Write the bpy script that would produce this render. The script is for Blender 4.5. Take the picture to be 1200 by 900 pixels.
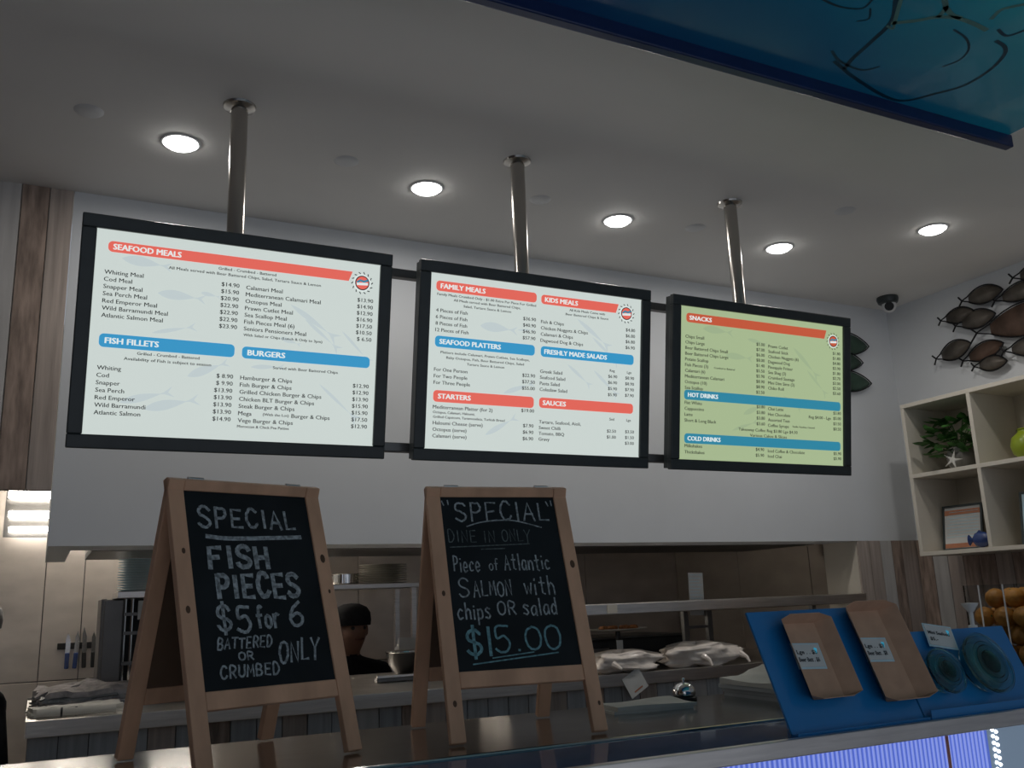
import bpy, bmesh, math, random
from mathutils import Vector, Matrix, Euler, noise
random.seed(7)
for o in list(bpy.data.objects): bpy.data.objects.remove(o)
sc = bpy.context.scene
C = sc.collection

# ------------------------------------------------------------------ camera, world, exposure
cam_d = bpy.data.cameras.new('camera'); cam = bpy.data.objects.new('camera', cam_d); C.objects.link(cam)
cam_d.sensor_width = 36.0; cam_d.lens = 1083.43 / 1200 * 36; cam_d.clip_start = .02
yaw, pitch, roll = 0.4714126, 0.23077419, -0.03770286
fw = Vector((math.sin(yaw)*math.cos(pitch), math.cos(yaw)*math.cos(pitch), math.sin(pitch)))
rt = Vector((math.cos(yaw), -math.sin(yaw), 0)); up = rt.cross(fw)
r2 = rt*math.cos(roll) + up*math.sin(roll); u2 = -rt*math.sin(roll) + up*math.cos(roll)
m = Matrix.Identity(4)
for i in range(3): m[i][0], m[i][1], m[i][2] = r2[i], u2[i], -fw[i]
m[2][3] = 1.6
cam.matrix_world = m
sc.camera = cam
w = bpy.data.worlds.new('daylight'); sc.world = w; w.use_nodes = True
bg = w.node_tree.nodes['Background']; bg.inputs['Color'].default_value = (.80, .87, 1.0, 1); bg.inputs['Strength'].default_value = .50
sc.view_settings.view_transform = 'Standard'; sc.view_settings.look = 'None'
sc.view_settings.exposure = 0.0; sc.view_settings.gamma = 1.0; sc.view_settings.use_curve_mapping = False
DOWNLIGHT_W = 2.1

# ------------------------------------------------------------------ materials
def pm(name, col, rough=.5, metal=0., var=.08, scale=18., stretch=(1,1,1), bump=0., trans=0., emit=0., spec=.5, rnd=0., detail=4, coat=0., ior=1.45):
    mt = bpy.data.materials.new(name); mt.use_nodes = True
    nt = mt.node_tree; b = nt.nodes['Principled BSDF']
    tc = nt.nodes.new('ShaderNodeTexCoord'); mp = nt.nodes.new('ShaderNodeMapping'); mp.inputs['Scale'].default_value = stretch
    nz = nt.nodes.new('ShaderNodeTexNoise'); nz.inputs['Scale'].default_value = scale; nz.inputs['Detail'].default_value = detail
    nt.links.new(tc.outputs['Object'], mp.inputs['Vector']); nt.links.new(mp.outputs['Vector'], nz.inputs['Vector'])
    rp = nt.nodes.new('ShaderNodeValToRGB')
    rp.color_ramp.elements[0].position = .3; rp.color_ramp.elements[1].position = .7
    rp.color_ramp.elements[0].color = (*[max(0, c*(1-var)) for c in col], 1); rp.color_ramp.elements[1].color = (*[min(1, c*(1+var)) for c in col], 1)
    nt.links.new(nz.outputs['Fac'], rp.inputs['Fac'])
    src = rp.outputs['Color']
    if rnd:
        oi = nt.nodes.new('ShaderNodeObjectInfo'); hs = nt.nodes.new('ShaderNodeHueSaturation')
        mr = nt.nodes.new('ShaderNodeMapRange'); mr.inputs['To Min'].default_value = 1-rnd; mr.inputs['To Max'].default_value = 1+rnd
        nt.links.new(oi.outputs['Random'], mr.inputs['Value']); nt.links.new(mr.outputs['Result'], hs.inputs['Value']); nt.links.new(src, hs.inputs['Color'])
        src = hs.outputs['Color']
    nt.links.new(src, b.inputs['Base Color'])
    b.inputs['Roughness'].default_value = rough; b.inputs['Metallic'].default_value = metal
    b.inputs['Specular IOR Level'].default_value = spec; b.inputs['Transmission Weight'].default_value = trans; b.inputs['IOR'].default_value = ior
    b.inputs['Coat Weight'].default_value = coat
    if emit:
        nt.links.new(src, b.inputs['Emission Color']); b.inputs['Emission Strength'].default_value = emit
    if bump:
        bp = nt.nodes.new('ShaderNodeBump'); bp.inputs['Strength'].default_value = bump; bp.inputs['Distance'].default_value = .01
        nt.links.new(nz.outputs['Fac'], bp.inputs['Height']); nt.links.new(bp.outputs['Normal'], b.inputs['Normal'])
    return mt
M = {}
M['wall'] = pm('white_paint', (.70,.72,.74), .6, var=.02, scale=5, bump=.02)
M['ceil'] = pm('ceiling_paint', (.82,.80,.77), .75, var=.02, scale=3)
M['floor'] = pm('floor_tile', (.40,.37,.34), .5, var=.15, scale=6)
M['steel'] = pm('brushed_steel', (.74,.70,.66), .34, 1., var=.10, scale=9, stretch=(1,1,14), bump=.04)
M['steelw'] = pm('steel_wall_sheet', (.60,.54,.49), .45, .6, var=.16, scale=3, stretch=(1.2,1,2.4), bump=.10)
M['steelbr'] = pm('dull_steel_sheet', (.36,.32,.28), .45, .6, var=.14, scale=3, stretch=(1.2,1,2.4), bump=.08)
M['steeltop'] = pm('steel_counter', (.36,.36,.36), .16, 1., var=.10, scale=6, stretch=(1,5,1), bump=.015)
M['steeldark'] = pm('dark_steel', (.16,.155,.15), .4, .9, var=.1, scale=8)
M['chrome'] = pm('chrome', (.75,.74,.72), .10, 1., var=.03)
M['tube'] = pm('steel_tube', (.52,.49,.45), .22, 1., var=.05, scale=10, stretch=(1,1,.1))
M['frame'] = pm('charcoal_frame', (.040,.050,.050), .35, var=.1, spec=.5)
M['black'] = pm('black_plastic', (.014,.014,.015), .5, var=.2)
M['pine'] = pm('pine_wood', (.66,.385,.24), .55, var=.22, scale=9, stretch=(1.5,1.5,.25), bump=.05, spec=.3)
M['mdf'] = pm('brown_board', (.13,.075,.045), .7, var=.1)
M['slate'] = pm('blackboard', (.011,.014,.016), .62, var=.45, scale=7, spec=.3)
M['chalkw'] = pm('white_chalk', (.34,.375,.385), .95, var=.55, scale=160, spec=.1)
M['chalkf'] = pm('faint_chalk', (.13,.155,.155), .95, var=.5, scale=160, spec=.1)
M['chalkb'] = pm('teal_chalk', (.17,.33,.36), .95, var=.4, scale=160, spec=.1)
M['knot'] = pm('knot', (.10,.05,.025), .6, var=.3, scale=60)
M['cream'] = pm('cream_board', (.66,.61,.52), .5, var=.03, scale=6)
M['blue'] = pm('blue_acrylic', (.014,.19,.48), .28, var=.06, scale=8, coat=.3)
M['card'] = pm('brown_card', (.52,.325,.22), .8, var=.08, scale=30, spec=.2)
M['paper'] = pm('white_paper', (.62,.62,.60), .8, var=.05, spec=.2)
M['ink'] = pm('dark_ink', (.03,.035,.04), .8, var=.1)
M['clear'] = pm('clear_plastic', (.62,.88,.86), .05, trans=1., var=.03, ior=1.3)
M['glass'] = pm('tinted_glass', (.30,.38,.60), .06, var=.02, metal=.0, trans=.55, ior=1.3)
M['bag'] = pm('plastic_bag', (.90,.79,.71), .35, var=.15, scale=22, bump=.5, coat=.4)
M['wrap'] = pm('wrapping_paper', (.50,.48,.43), .75, var=.08, scale=14, bump=.1)
M['wrapf'] = pm('paper_stack_edge', (.30,.31,.31), .7, var=.18, scale=3, stretch=(.2,.2,60), bump=.1)
M['rag'] = pm('grey_cloth', (.46,.43,.43), .95, var=.25, scale=40, bump=.4, spec=.1)
M['plate'] = pm('pale_blue_plate', (.52,.70,.77), .3, var=.05)
M['platew'] = pm('white_plate', (.60,.58,.52), .3, var=.05)
M['skin'] = pm('skin', (.17,.085,.055), .55, var=.06, scale=30)
M['cloth'] = pm('black_cloth', (.012,.012,.014), .9, var=.3, scale=60, spec=.2)
M['apron'] = pm('dark_lip', (.085,.038,.030), .9, var=.2, spec=.2)
M['leaf'] = pm('leaf_green', (.055,.16,.035), .5, var=.35, scale=30, rnd=.35)
M['pot'] = pm('grey_pot', (.20,.19,.17), .45, var=.2, scale=14)
M['star'] = pm('starfish_white', (.62,.60,.55), .8, var=.1, scale=90, bump=.2)
M['shell'] = pm('blue_glaze', (.03,.06,.20), .25, var=.4, scale=14, coat=.5)
M['lime'] = pm('lime_glaze', (.28,.36,.02), .3, var=.15, scale=10)
M['orange'] = pm('orange_peel', (.46,.20,.035), .5, var=.15, scale=60, bump=.25, rnd=.22)
M['acryl'] = pm('acrylic_sheet', (.80,.84,.86), .05, trans=1., var=.02, ior=1.15)
M['fishm'] = pm('patina_metal', (.115,.10,.085), .42, .7, var=.45, scale=12)
M['fishr'] = pm('copper_patina', (.12,.075,.055), .42, .6, var=.4, scale=12)
M['fishg'] = pm('green_patina', (.045,.085,.06), .42, .5, var=.3, scale=12)
M['wire'] = pm('dark_wire', (.02,.02,.022), .45, .7, var=.1)
M['white'] = pm('white_plastic', (.70,.70,.70), .4, var=.02)
M['food'] = pm('fried_food', (.50,.20,.07), .6, var=.35, scale=60, bump=.3)
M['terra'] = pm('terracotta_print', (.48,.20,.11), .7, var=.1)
PL = [pm('plank_white', (.50,.48,.46), .7, var=.14, scale=14, stretch=(3,3,.22), bump=.12, rnd=.10, detail=8),
      pm('plank_brown', (.32,.24,.195), .75, var=.40, scale=26, stretch=(2,2,.35), bump=.2, rnd=.12, detail=8),
      pm('plank_tan', (.43,.36,.315), .75, var=.22, scale=18, stretch=(3,3,.16), bump=.15, rnd=.12, detail=8),
      pm('plank_grey', (.40,.41,.42), .75, var=.20, scale=18, stretch=(3,3,.18), bump=.15, rnd=.14, detail=8)]
def emis(name, col, s, col2=None, axis=None):
    mt = bpy.data.materials.new(name); mt.use_nodes = True; nt = mt.node_tree
    b = nt.nodes['Principled BSDF']; b.inputs['Base Color'].default_value = (*[c*.5 for c in col], 1); b.inputs['Roughness'].default_value = .3
    b.inputs['Emission Color'].default_value = (*col, 1); b.inputs['Emission Strength'].default_value = s
    return mt
M['lamp'] = emis('downlight_lens', (1,.99,.96), 14)
M['tubelamp'] = emis('fluorescent_tube', (1,.93,.82), 36)
M['led'] = emis('led_dot', (.9,.95,1), 5)
M['lit'] = emis('backlit_film', (.60,.665,.63), .92)
M['litg'] = emis('backlit_film_green', (.40,.50,.285), .88)
M['bred'] = emis('red_film', (.78,.135,.10), .90)
M['bblue'] = emis('blue_film', (.035,.30,.56), .90)
M['bredg'] = emis('red_film_dim', (.62,.11,.05), .80)
M['bblueg'] = emis('blue_film_dim', (.03,.25,.38), .85)
M['bfish'] = emis('pale_blue_film', (.535,.610,.615), .90)
M['bfishg'] = emis('pale_green_film', (.355,.455,.27), .88)
M['bwhite'] = emis('white_film', (.72,.78,.76), .95)
M['btext'] = pm('printed_text', (.06,.07,.075), .6, var=.1)
M['ribw'] = emis('lit_rib', (.28,.36,.80), .75)
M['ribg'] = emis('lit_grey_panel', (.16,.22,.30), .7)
M['ribb'] = emis('lit_blue_panel', (.075,.125,.50), .9)

# ------------------------------------------------------------------ object helpers
def wm(o):
    if o is None: return Matrix.Identity(4)
    if o.parent: return wm(o.parent) @ o.matrix_parent_inverse @ o.matrix_basis
    return o.matrix_basis.copy()
def tag(o, label, cat, group=None):
    o['label'] = label; o['category'] = cat
    if group: o['group'] = group
    return o
def thing(name, label, cat, loc=(0,0,0), rot=(0,0,0), group=None):
    o = bpy.data.objects.new(name, None); C.objects.link(o); o.empty_display_size = .05
    o.location = loc; o.rotation_euler = rot
    return tag(o, label, cat, group)
class MB:
    def __init__(s): s.v = []; s.f = []; s.mi = []
    def add(s, vs, fs, mi=0):
        n = len(s.v); s.v += [tuple(v) for v in vs]; s.f += [tuple(i+n for i in f) for f in fs]; s.mi += [mi]*len(fs); return s
    def box(s, a, b, T=None, mi=0):
        (x0,y0,z0),(x1,y1,z1) = a, b
        vs = [Vector(p) for p in ((x0,y0,z0),(x1,y0,z0),(x1,y1,z0),(x0,y1,z0),(x0,y0,z1),(x1,y0,z1),(x1,y1,z1),(x0,y1,z1))]
        if T is not None: vs = [T @ v for v in vs]
        return s.add(vs, [(0,3,2,1),(4,5,6,7),(0,1,5,4),(1,2,6,5),(2,3,7,6),(3,0,4,7)], mi)
    def tube(s, pts, r, n=8, cap=True, mi=0):
        pts = [Vector(p) for p in pts]; rs = r if isinstance(r, (list,tuple)) else [r]*len(pts)
        vs = []; fs = []; ref = None
        for i, p in enumerate(pts):
            d = (pts[min(i+1,len(pts)-1)] - pts[max(i-1,0)]).normalized()
            if ref is None: ref = d.orthogonal().normalized()
            ref = (ref - d*ref.dot(d)).normalized(); b = d.cross(ref)
            for k in range(n):
                a = 2*math.pi*k/n; vs.append(p + (ref*math.cos(a) + b*math.sin(a))*rs[i])
        for i in range(len(pts)-1):
            for k in range(n): fs.append((i*n+k, i*n+(k+1)%n, (i+1)*n+(k+1)%n, (i+1)*n+k))
        if cap: fs.append(tuple(range(n-1,-1,-1))); fs.append(tuple((len(pts)-1)*n+k for k in range(n)))
        return s.add(vs, fs, mi)
    def lathe(s, prof, n=24, T=None, mi=0, sx=1, sy=1):
        vs = []; fs = []
        for r, z in prof:
            for k in range(n):
                a = 2*math.pi*k/n; v = Vector((r*math.cos(a)*sx, r*math.sin(a)*sy, z)); vs.append(T @ v if T is not None else v)
        for i in range(len(prof)-1):
            for k in range(n): fs.append((i*n+k, i*n+(k+1)%n, (i+1)*n+(k+1)%n, (i+1)*n+k))
        if prof[0][0] > 1e-6: fs.append(tuple(range(n-1,-1,-1)))
        if prof[-1][0] > 1e-6: fs.append(tuple((len(prof)-1)*n+k for k in range(n)))
        return s.add(vs, fs, mi)
    def prism(s, pts, d, T=None, mi=0):
        """pts: outline in local xz-plane (x,z), extruded along local y from 0 to d"""
        n = len(pts); vs = [Vector((x,0,z)) for x,z in pts] + [Vector((x,d,z)) for x,z in pts]
        if T is not None: vs = [T @ v for v in vs]
        return s.add(vs, [tuple(range(n)), tuple(range(2*n-1,n-1,-1))] + [(i, n+i, n+(i+1)%n, (i+1)%n) for i in range(n)], mi)
    def ribbon(s, pts, w, T=None, y=0., mi=0):
        """flat stroke of width w along polyline in local xz-plane at depth y"""
        P = [Vector((p[0],0,p[1])) for p in pts]; vs = []
        for i, p in enumerate(P):
            d = (P[min(i+1,len(P)-1)] - P[max(i-1,0)])
            if d.length < 1e-9: d = Vector((1,0,0))
            d.normalize(); q = Vector((-d.z,0,d.x))
            if i == 0: p = p - d*w*.3
            if i == len(P)-1: p = p + d*w*.3
            for sg in (1,-1):
                v = p + q*w*.5*sg; v.y = y; vs.append(T @ v if T is not None else v)
        return s.add(vs, [(2*i, 2*i+2, 2*i+3, 2*i+1) for i in range(len(P)-1)], mi)
    def build(s, name, mat, parent=None, local=False, smooth=False, bevel=0, seg=2, kind=None):
        me = bpy.data.meshes.new(name); me.from_pydata([tuple(v) for v in s.v], [], s.f); me.validate()
        for mm in (mat if isinstance(mat, (list,tuple)) else [mat]): me.materials.append(mm)
        if any(s.mi) and len(me.polygons) == len(s.mi): me.polygons.foreach_set('material_index', s.mi)
        bm = bmesh.new(); bm.from_mesh(me); bmesh.ops.recalc_face_normals(bm, faces=bm.faces); bm.to_mesh(me); bm.free()
        if smooth:
            for p in me.polygons: p.use_smooth = True
            if smooth != 'full': 
                try: me.set_sharp_from_angle(angle=math.radians(38))
                except Exception: pass
        o = bpy.data.objects.new(name, me); C.objects.link(o)
        if parent is not None:
            o.parent = parent
            if not local: o.matrix_parent_inverse = wm(parent).inverted()
        if bevel:
            b = o.modifiers.new('bevel', 'BEVEL'); b.width = bevel; b.segments = seg; b.limit_method = 'ANGLE'
        if kind: o['kind'] = kind
        return o
def box(name, a, b, mat, parent=None, bevel=0, local=False, T=None, kind=None):
    return MB().box(a, b, T).build(name, mat, parent, local=local, bevel=bevel, kind=kind)
def frame_T(o, x, y, z):
    t = Matrix.Identity(4)
    for i in range(3): t[i][0], t[i][1], t[i][2], t[i][3] = x[i], y[i], z[i], o[i]
    return t
_tc = {}
def text_geo(st, size, off=0.):
    k = (st, round(off/size, 4))
    if k not in _tc:
        cu = bpy.data.curves.new('txt', 'FONT'); cu.body = st; cu.size = 1.; cu.resolution_u = 2; cu.fill_mode = 'FRONT'; cu.offset = off/size
        ob = bpy.data.objects.new('txt', cu); C.objects.link(ob)
        me = bpy.data.meshes.new_from_object(ob)
        vs = [(v.co.x, v.co.y) for v in me.vertices]; fs = [tuple(p.vertices) for p in me.polygons]
        bpy.data.objects.remove(ob); bpy.data.curves.remove(cu); bpy.data.meshes.remove(me)
        _tc[k] = (vs, fs)
    vs, fs = _tc[k]
    return [(x*size, y*size) for x, y in vs], fs
def put_text(mb, st, x, z, size, al='L', width=None, off=0., y=0., T=None, sq=1.):
    vs, fs = text_geo(st, size, off)
    if not vs: return
    x0 = min(v[0] for v in vs); x1 = max(v[0] for v in vs); k = sq
    if width: k = width/(x1-x0)
    wd = (x1-x0)*k; ox = {'L': 0, 'R': -wd, 'C': -wd/2}[al]
    out = [Vector((x + ox + (a-x0)*k, y, z + b)) for a, b in vs]
    if T is not None: out = [T @ v for v in out]
    mb.add(out, fs)

# ------------------------------------------------------------------ the setting
CEIL, YW, XR, YK = 3.0, 3.22, 3.84, 5.2
def struct(name, a, b, mat): return box(name, a, b, mat, kind='structure')
struct('floor', (-3.0,-3.0,-.1), (XR+.1,YK+.1,0), M['floor'])
ceil = struct('ceiling', (-3.0,-3.0,CEIL), (XR+.1,YW+.3,CEIL+.1), M['ceil'])
struct('ceiling_kitchen', (-1.0,YW+.25,2.55), (XR,YK,2.6), M['ceil'])
wall_left = struct('wall_left', (-3.1,-3.0,0), (-3.0,YW,CEIL), M['mdf'])  # unseen wall, coloured dark to cut bounce light from the left
struct('wall_left_back', (-3.0,YW,0), (-1.0,YW+.2,CEIL), M['wall'])
struct('wall_kitchen_left', (-1.1,YW+.2,0), (-1.0,YK,2.6), M['wall'])
# bulkhead over the servery: front sheet, left return, soffit boards
mb = MB().box((.015,YW,1.818), (XR,YW+.22,CEIL))
mb.box((.015,YW+.22,1.818), (.085,4.15,2.5)); mb.box((.085,YW+.22,1.84), (XR,3.48,1.86))
bulk = mb.build('wall_back', M['wall'], kind='structure')
# pillar right of the servery opening
mb = MB().box((3.437,YW+.012,0), (XR,YW+.22,1.818)); pillar = mb.build('wall_pillar', M['cream'], kind='structure')
half = struct('wall_servery', (.0,YW+.012,0), (3.437,YW+.20,1.262), M['steeldark'])
wr = struct('wall_right', (XR,-3.0,0), (XR+.1,YK+.1,CEIL), M['wall'])
wk = struct('wall_kitchen', (-1.0,YK,0), (XR,YK+.1,2.6), M['steeldark'])
over = struct('wall_over_doorway', (-1.0,YW+.012,1.99), (.013,YW+.03,CEIL), M['cream'])
# timber planks, one by one
def plank(x0, x1, z0, z1, mt, parent, yw=YW, dep=.012):
    g = .0015
    box('plank', (x0+g,yw+random.uniform(-.002,.001),z0), (x1-g,yw+dep,z1), mt, parent, bevel=.0015)
plank(-.059,.014,1.99,CEIL,PL[2],over); plank(-.141,-.059,1.99,CEIL,PL[1],over)
x = -.141; i = 0
while x > -.98:
    plank(x-.082,x,1.99,CEIL,[PL[0],PL[2],PL[0],PL[1]][i%4],over); x -= .082; i += 1
x = 3.437
for wd, k in ((.075,2),(.072,2),(.075,0),(.07,1),(.111,2)):
    plank(x, x+wd, .0, 1.818, PL[k], pillar); x += wd
x = 0.; seq = [3,3,3,3,2,3,1,3,3,2,3,3,0,3,1,2,3]
i = 0
while x < 3.43:
    x1 = min(x+.083, 3.436); plank(x, x1, .0, 1.262, PL[seq[i%len(seq)]], half); x = x1; i += 1
y = YW-.002; i = 0
while y > 1.6:   # right-hand wall, below the shelves
    mt = PL[[1,0,2,1,1,2,1][i%7]]
    box('plank', (XR-.012,y-.0815,0), (XR+.002,y-.0015,1.818 if y-.083 > 2.966 else 1.729), mt, wr, bevel=.0015); y -= .083; i += 1
# steel sheets of the kitchen's rear wall
xs = [-1.0,-.55,.025,.20,.9,1.62,2.45,3.12,XR]
for a, b in zip(xs[:-1], xs[1:]):
    box('steel_panel', (a+.002,YK-.012,1.31), (b-.002,YK+.002,2.55), M['steelw'], wk, bevel=.002)
for a, b in zip(xs[:-1], xs[1:]):
    box('steel_panel', (a+.001,YK-.014,.9), (b-.001,YK+.002,1.305), M['steelw'], wk, bevel=.002)

for a, b in zip((YW+.225,3.95,4.55), (3.95,4.55,YK-.014)):
    box('steel_panel', (XR-.012,a+.002,.9), (XR+.002,b-.002,2.54), M['steelbr'], wr, bevel=.002)

# ------------------------------------------------------------------ suspended printed panel over the counter
def sea_mat():
    mt = bpy.data.materials.new('underwater_print'); mt.use_nodes = True; nt = mt.node_tree; b = nt.nodes['Principled BSDF']
    tc = nt.nodes.new('ShaderNodeTexCoord')
    n1 = nt.nodes.new('ShaderNodeTexNoise'); n1.inputs['Scale'].default_value = 2.2; n1.inputs['Detail'].default_value = 3; n1.inputs['Distortion'].default_value = .8
    nt.links.new(tc.outputs['Object'], n1.inputs['Vector'])
    sp = nt.nodes.new('ShaderNodeSeparateXYZ'); nt.links.new(tc.outputs['Object'], sp.inputs[0])
    ma = nt.nodes.new('ShaderNodeMath'); ma.operation = 'MULTIPLY_ADD'; ma.inputs[1].default_value = .42; ma.inputs[2].default_value = -.26
    nt.links.new(sp.outputs['X'], ma.inputs[0])
    mb_ = nt.nodes.new('ShaderNodeMath'); mb_.operation = 'MULTIPLY_ADD'; mb_.inputs[1].default_value = -.95; mb_.inputs[2].default_value = 1.20
    nt.links.new(sp.outputs['Y'], mb_.inputs[0])
    ad = nt.nodes.new('ShaderNodeMath'); ad.operation = 'ADD'; nt.links.new(ma.outputs[0], ad.inputs[0]); nt.links.new(mb_.outputs[0], ad.inputs[1])
    a2 = nt.nodes.new('ShaderNodeMath'); a2.operation = 'MULTIPLY_ADD'; a2.inputs[1].default_value = .35; nt.links.new(n1.outputs['Fac'], a2.inputs[0]); nt.links.new(ad.outputs[0], a2.inputs[2])
    rp = nt.nodes.new('ShaderNodeValToRGB'); cr = rp.color_ramp
    cr.elements[0].position = .0; cr.elements[0].color = (.004,.030,.115,1)
    cr.elements[1].position = 1.; cr.elements[1].color = (.03,.38,.42,1)
    for p, c in ((.2,(.004,.055,.15)), (.5,(.003,.12,.23)), (.78,(.006,.22,.32))):
        e = cr.elements.new(p); e.color = (*c,1)
    nt.links.new(a2.outputs[0], rp.inputs['Fac']); nt.links.new(rp.outputs['Color'], b.inputs['Base Color'])
    b.inputs['Roughness'].default_value = .22; b.inputs['Coat Weight'].default_value = .3
    nt.links.new(rp.outputs['Color'], b.inputs['Emission Color']); b.inputs['Emission Strength'].default_value = .10  # faint glow put into the print's own colour
    return mt
M['sea'] = sea_mat()
M['navy'] = pm('navy_edge', (.010,.028,.105), .35, var=.1)
M['seadark'] = pm('dark_teal_print', (.002,.065,.115), .3, var=.2); M['sealight'] = pm('pale_green_print', (.13,.32,.30), .4, var=.2)
raft = thing('suspended_ceiling_panel', 'blue underwater-print ceiling panel hanging above the counter, top right', 'ceiling panel', (.9,.6,2.835))
box('panel', (-1.5,-.6,2.835), (2.372,1.515,2.875), M['sea'], raft, bevel=.003)
box('edge_batten', (-1.5,1.488,2.800), (2.383,1.515,2.838), M['navy'], raft, bevel=.004)
for k, (hx, hy) in enumerate(((-1.2,1.3),(2.1,1.3),(-1.2,-.3),(2.1,-.3))):
    MB().tube([(hx,hy,2.874),(hx,hy,CEIL)], .004).build('hanging_rod', M['wire'], raft)
Tz = frame_T((0,0,2.8345), (1,0,0), (0,0,1), (0,1,0))
def arc(cx, cy, rx, ry, a0, a1, n=28, rot=0.):
    o = []
    for i in range(n+1):
        a = math.radians(a0+(a1-a0)*i/n); px, py = rx*math.cos(a), ry*math.sin(a)
        o.append((cx+px*math.cos(rot)-py*math.sin(rot), cy+px*math.sin(rot)+py*math.cos(rot)))
    return o
def prints(name, mat, lines, y=0.):
    for pts, wd in lines: MB().ribbon(smooth_pts(pts, 6), wd, Tz, y).build(name, mat, raft)
def smooth_pts(p, n=5):
    if len(p) < 3: return p
    o = []
    for i in range(len(p)-1):
        p0, p1, p2, p3 = p[max(i-1,0)], p[i], p[i+1], p[min(i+2,len(p)-1)]
        for k in range(n):
            t = k/n; o.append(tuple(.5*((2*p1[j]) + (-p0[j]+p2[j])*t + (2*p0[j]-5*p1[j]+4*p2[j]-p3[j])*t*t + (-p0[j]+3*p1[j]-3*p2[j]+p3[j])*t**3) for j in (0,1)))
    return o + [p[-1]]
prints('dark_print_line', M['seadark'], [([(1.622,1.411),(1.652,1.421),(1.717,1.443),(1.859,1.477),(1.932,1.474),(1.978,1.418),(2.015,1.358),(2.012,1.284),(1.986,1.227),(1.955,1.202),(1.915,1.194)],.010),
    ([(1.782,1.204),(1.838,1.216),(1.883,1.244),(1.902,1.283),(1.889,1.32)],.006), ([(1.568,1.18),(1.621,1.239),(1.64,1.312),(1.653,1.382),(1.668,1.423)],.012), ([(1.584,1.381),(1.635,1.405),(1.713,1.412),(1.741,1.384)],.007),
    ([(1.421,1.244),(1.474,1.247),(1.522,1.232),(1.519,1.201)],.006), ([(1.54,1.225),(1.565,1.253),(1.549,1.27)],.005), ([(1.878,1.162),(1.919,1.17),(1.937,1.14)],.008)])
prints('pale_print_line', M['sealight'], [([(1.578,1.176),(1.601,1.204),(1.635,1.244)],.009), ([(1.628,1.243),(1.673,1.213),(1.704,1.186),(1.746,1.171),(1.799,1.169),(1.852,1.174)],.012), ([(1.667,1.137),(1.695,1.157),(1.705,1.183)],.012),
    ([(1.69,1.153),(1.726,1.166),(1.755,1.167)],.012), ([(1.845,1.075),(1.827,1.093),(1.815,1.111),(1.825,1.14)],.010), ([(1.625,1.255),(1.647,1.259),(1.632,1.241)],.006)], -.0002)

# ------------------------------------------------------------------ downlights and blank ceiling caps
dl = [((.292,2.736),'round downlight shining above the seafood meals menu, leftmost of the row'),((1.10,2.75),'round downlight shining above the family meals menu, second from left'),
      ((1.876,2.741),'round downlight shining above the gap beside the snacks menu, middle of five'),((2.67,2.731),'round downlight shining above the snacks menu, fourth from left'),
      ((3.122,2.339),'round downlight nearest the metal fish on the right wall')]
for (lx,ly), lab in dl:
    t = thing('downlight', lab, 'light', (lx,ly,CEIL), group='ceiling downlights')
    T = Matrix.Translation((lx,ly,CEIL))
    MB().lathe([(.050,-.001),(.052,-.005),(.057,-.004),(.060,0)], 32, T).build('trim_ring', M['white'], t, smooth=True)
    MB().lathe([(.0,-.022),(.022,-.020),(.040,-.013),(.050,-.002)], 32, T).build('lens', M['lamp'], t, smooth='full')  # bulge imitates bloom around the lit lens
    ld = bpy.data.lights.new('downlight_beam', 'AREA'); ld.shape = 'DISK'; ld.size = .09; ld.energy = DOWNLIGHT_W; ld.color = (1,.96,.91)
    lo = bpy.data.objects.new('downlight_beam', ld); C.objects.link(lo); lo.parent = t; lo.location = (0,0,-.026)
for (lx,ly), lab in (((.032,2.644),'small round white ceiling cap left of the first downlight'),((.79,2.665),'small round white ceiling cap between first and second poles'),
      ((1.512,2.689),'small round white ceiling cap just right of the second pole'),((2.205,2.691),'small round white ceiling cap just left of the third pole'),((2.643,2.342),'small round white ceiling cap left of the rightmost downlight')):
    t = tag(MB().lathe([(.0,-.006),(.026,-.006),(.036,-.003),(.040,0)], 24, Matrix.Translation((lx,ly,CEIL))).build('ceiling_cap', M['white'], smooth=True), lab, 'ceiling cap', 'blank ceiling caps')

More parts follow.
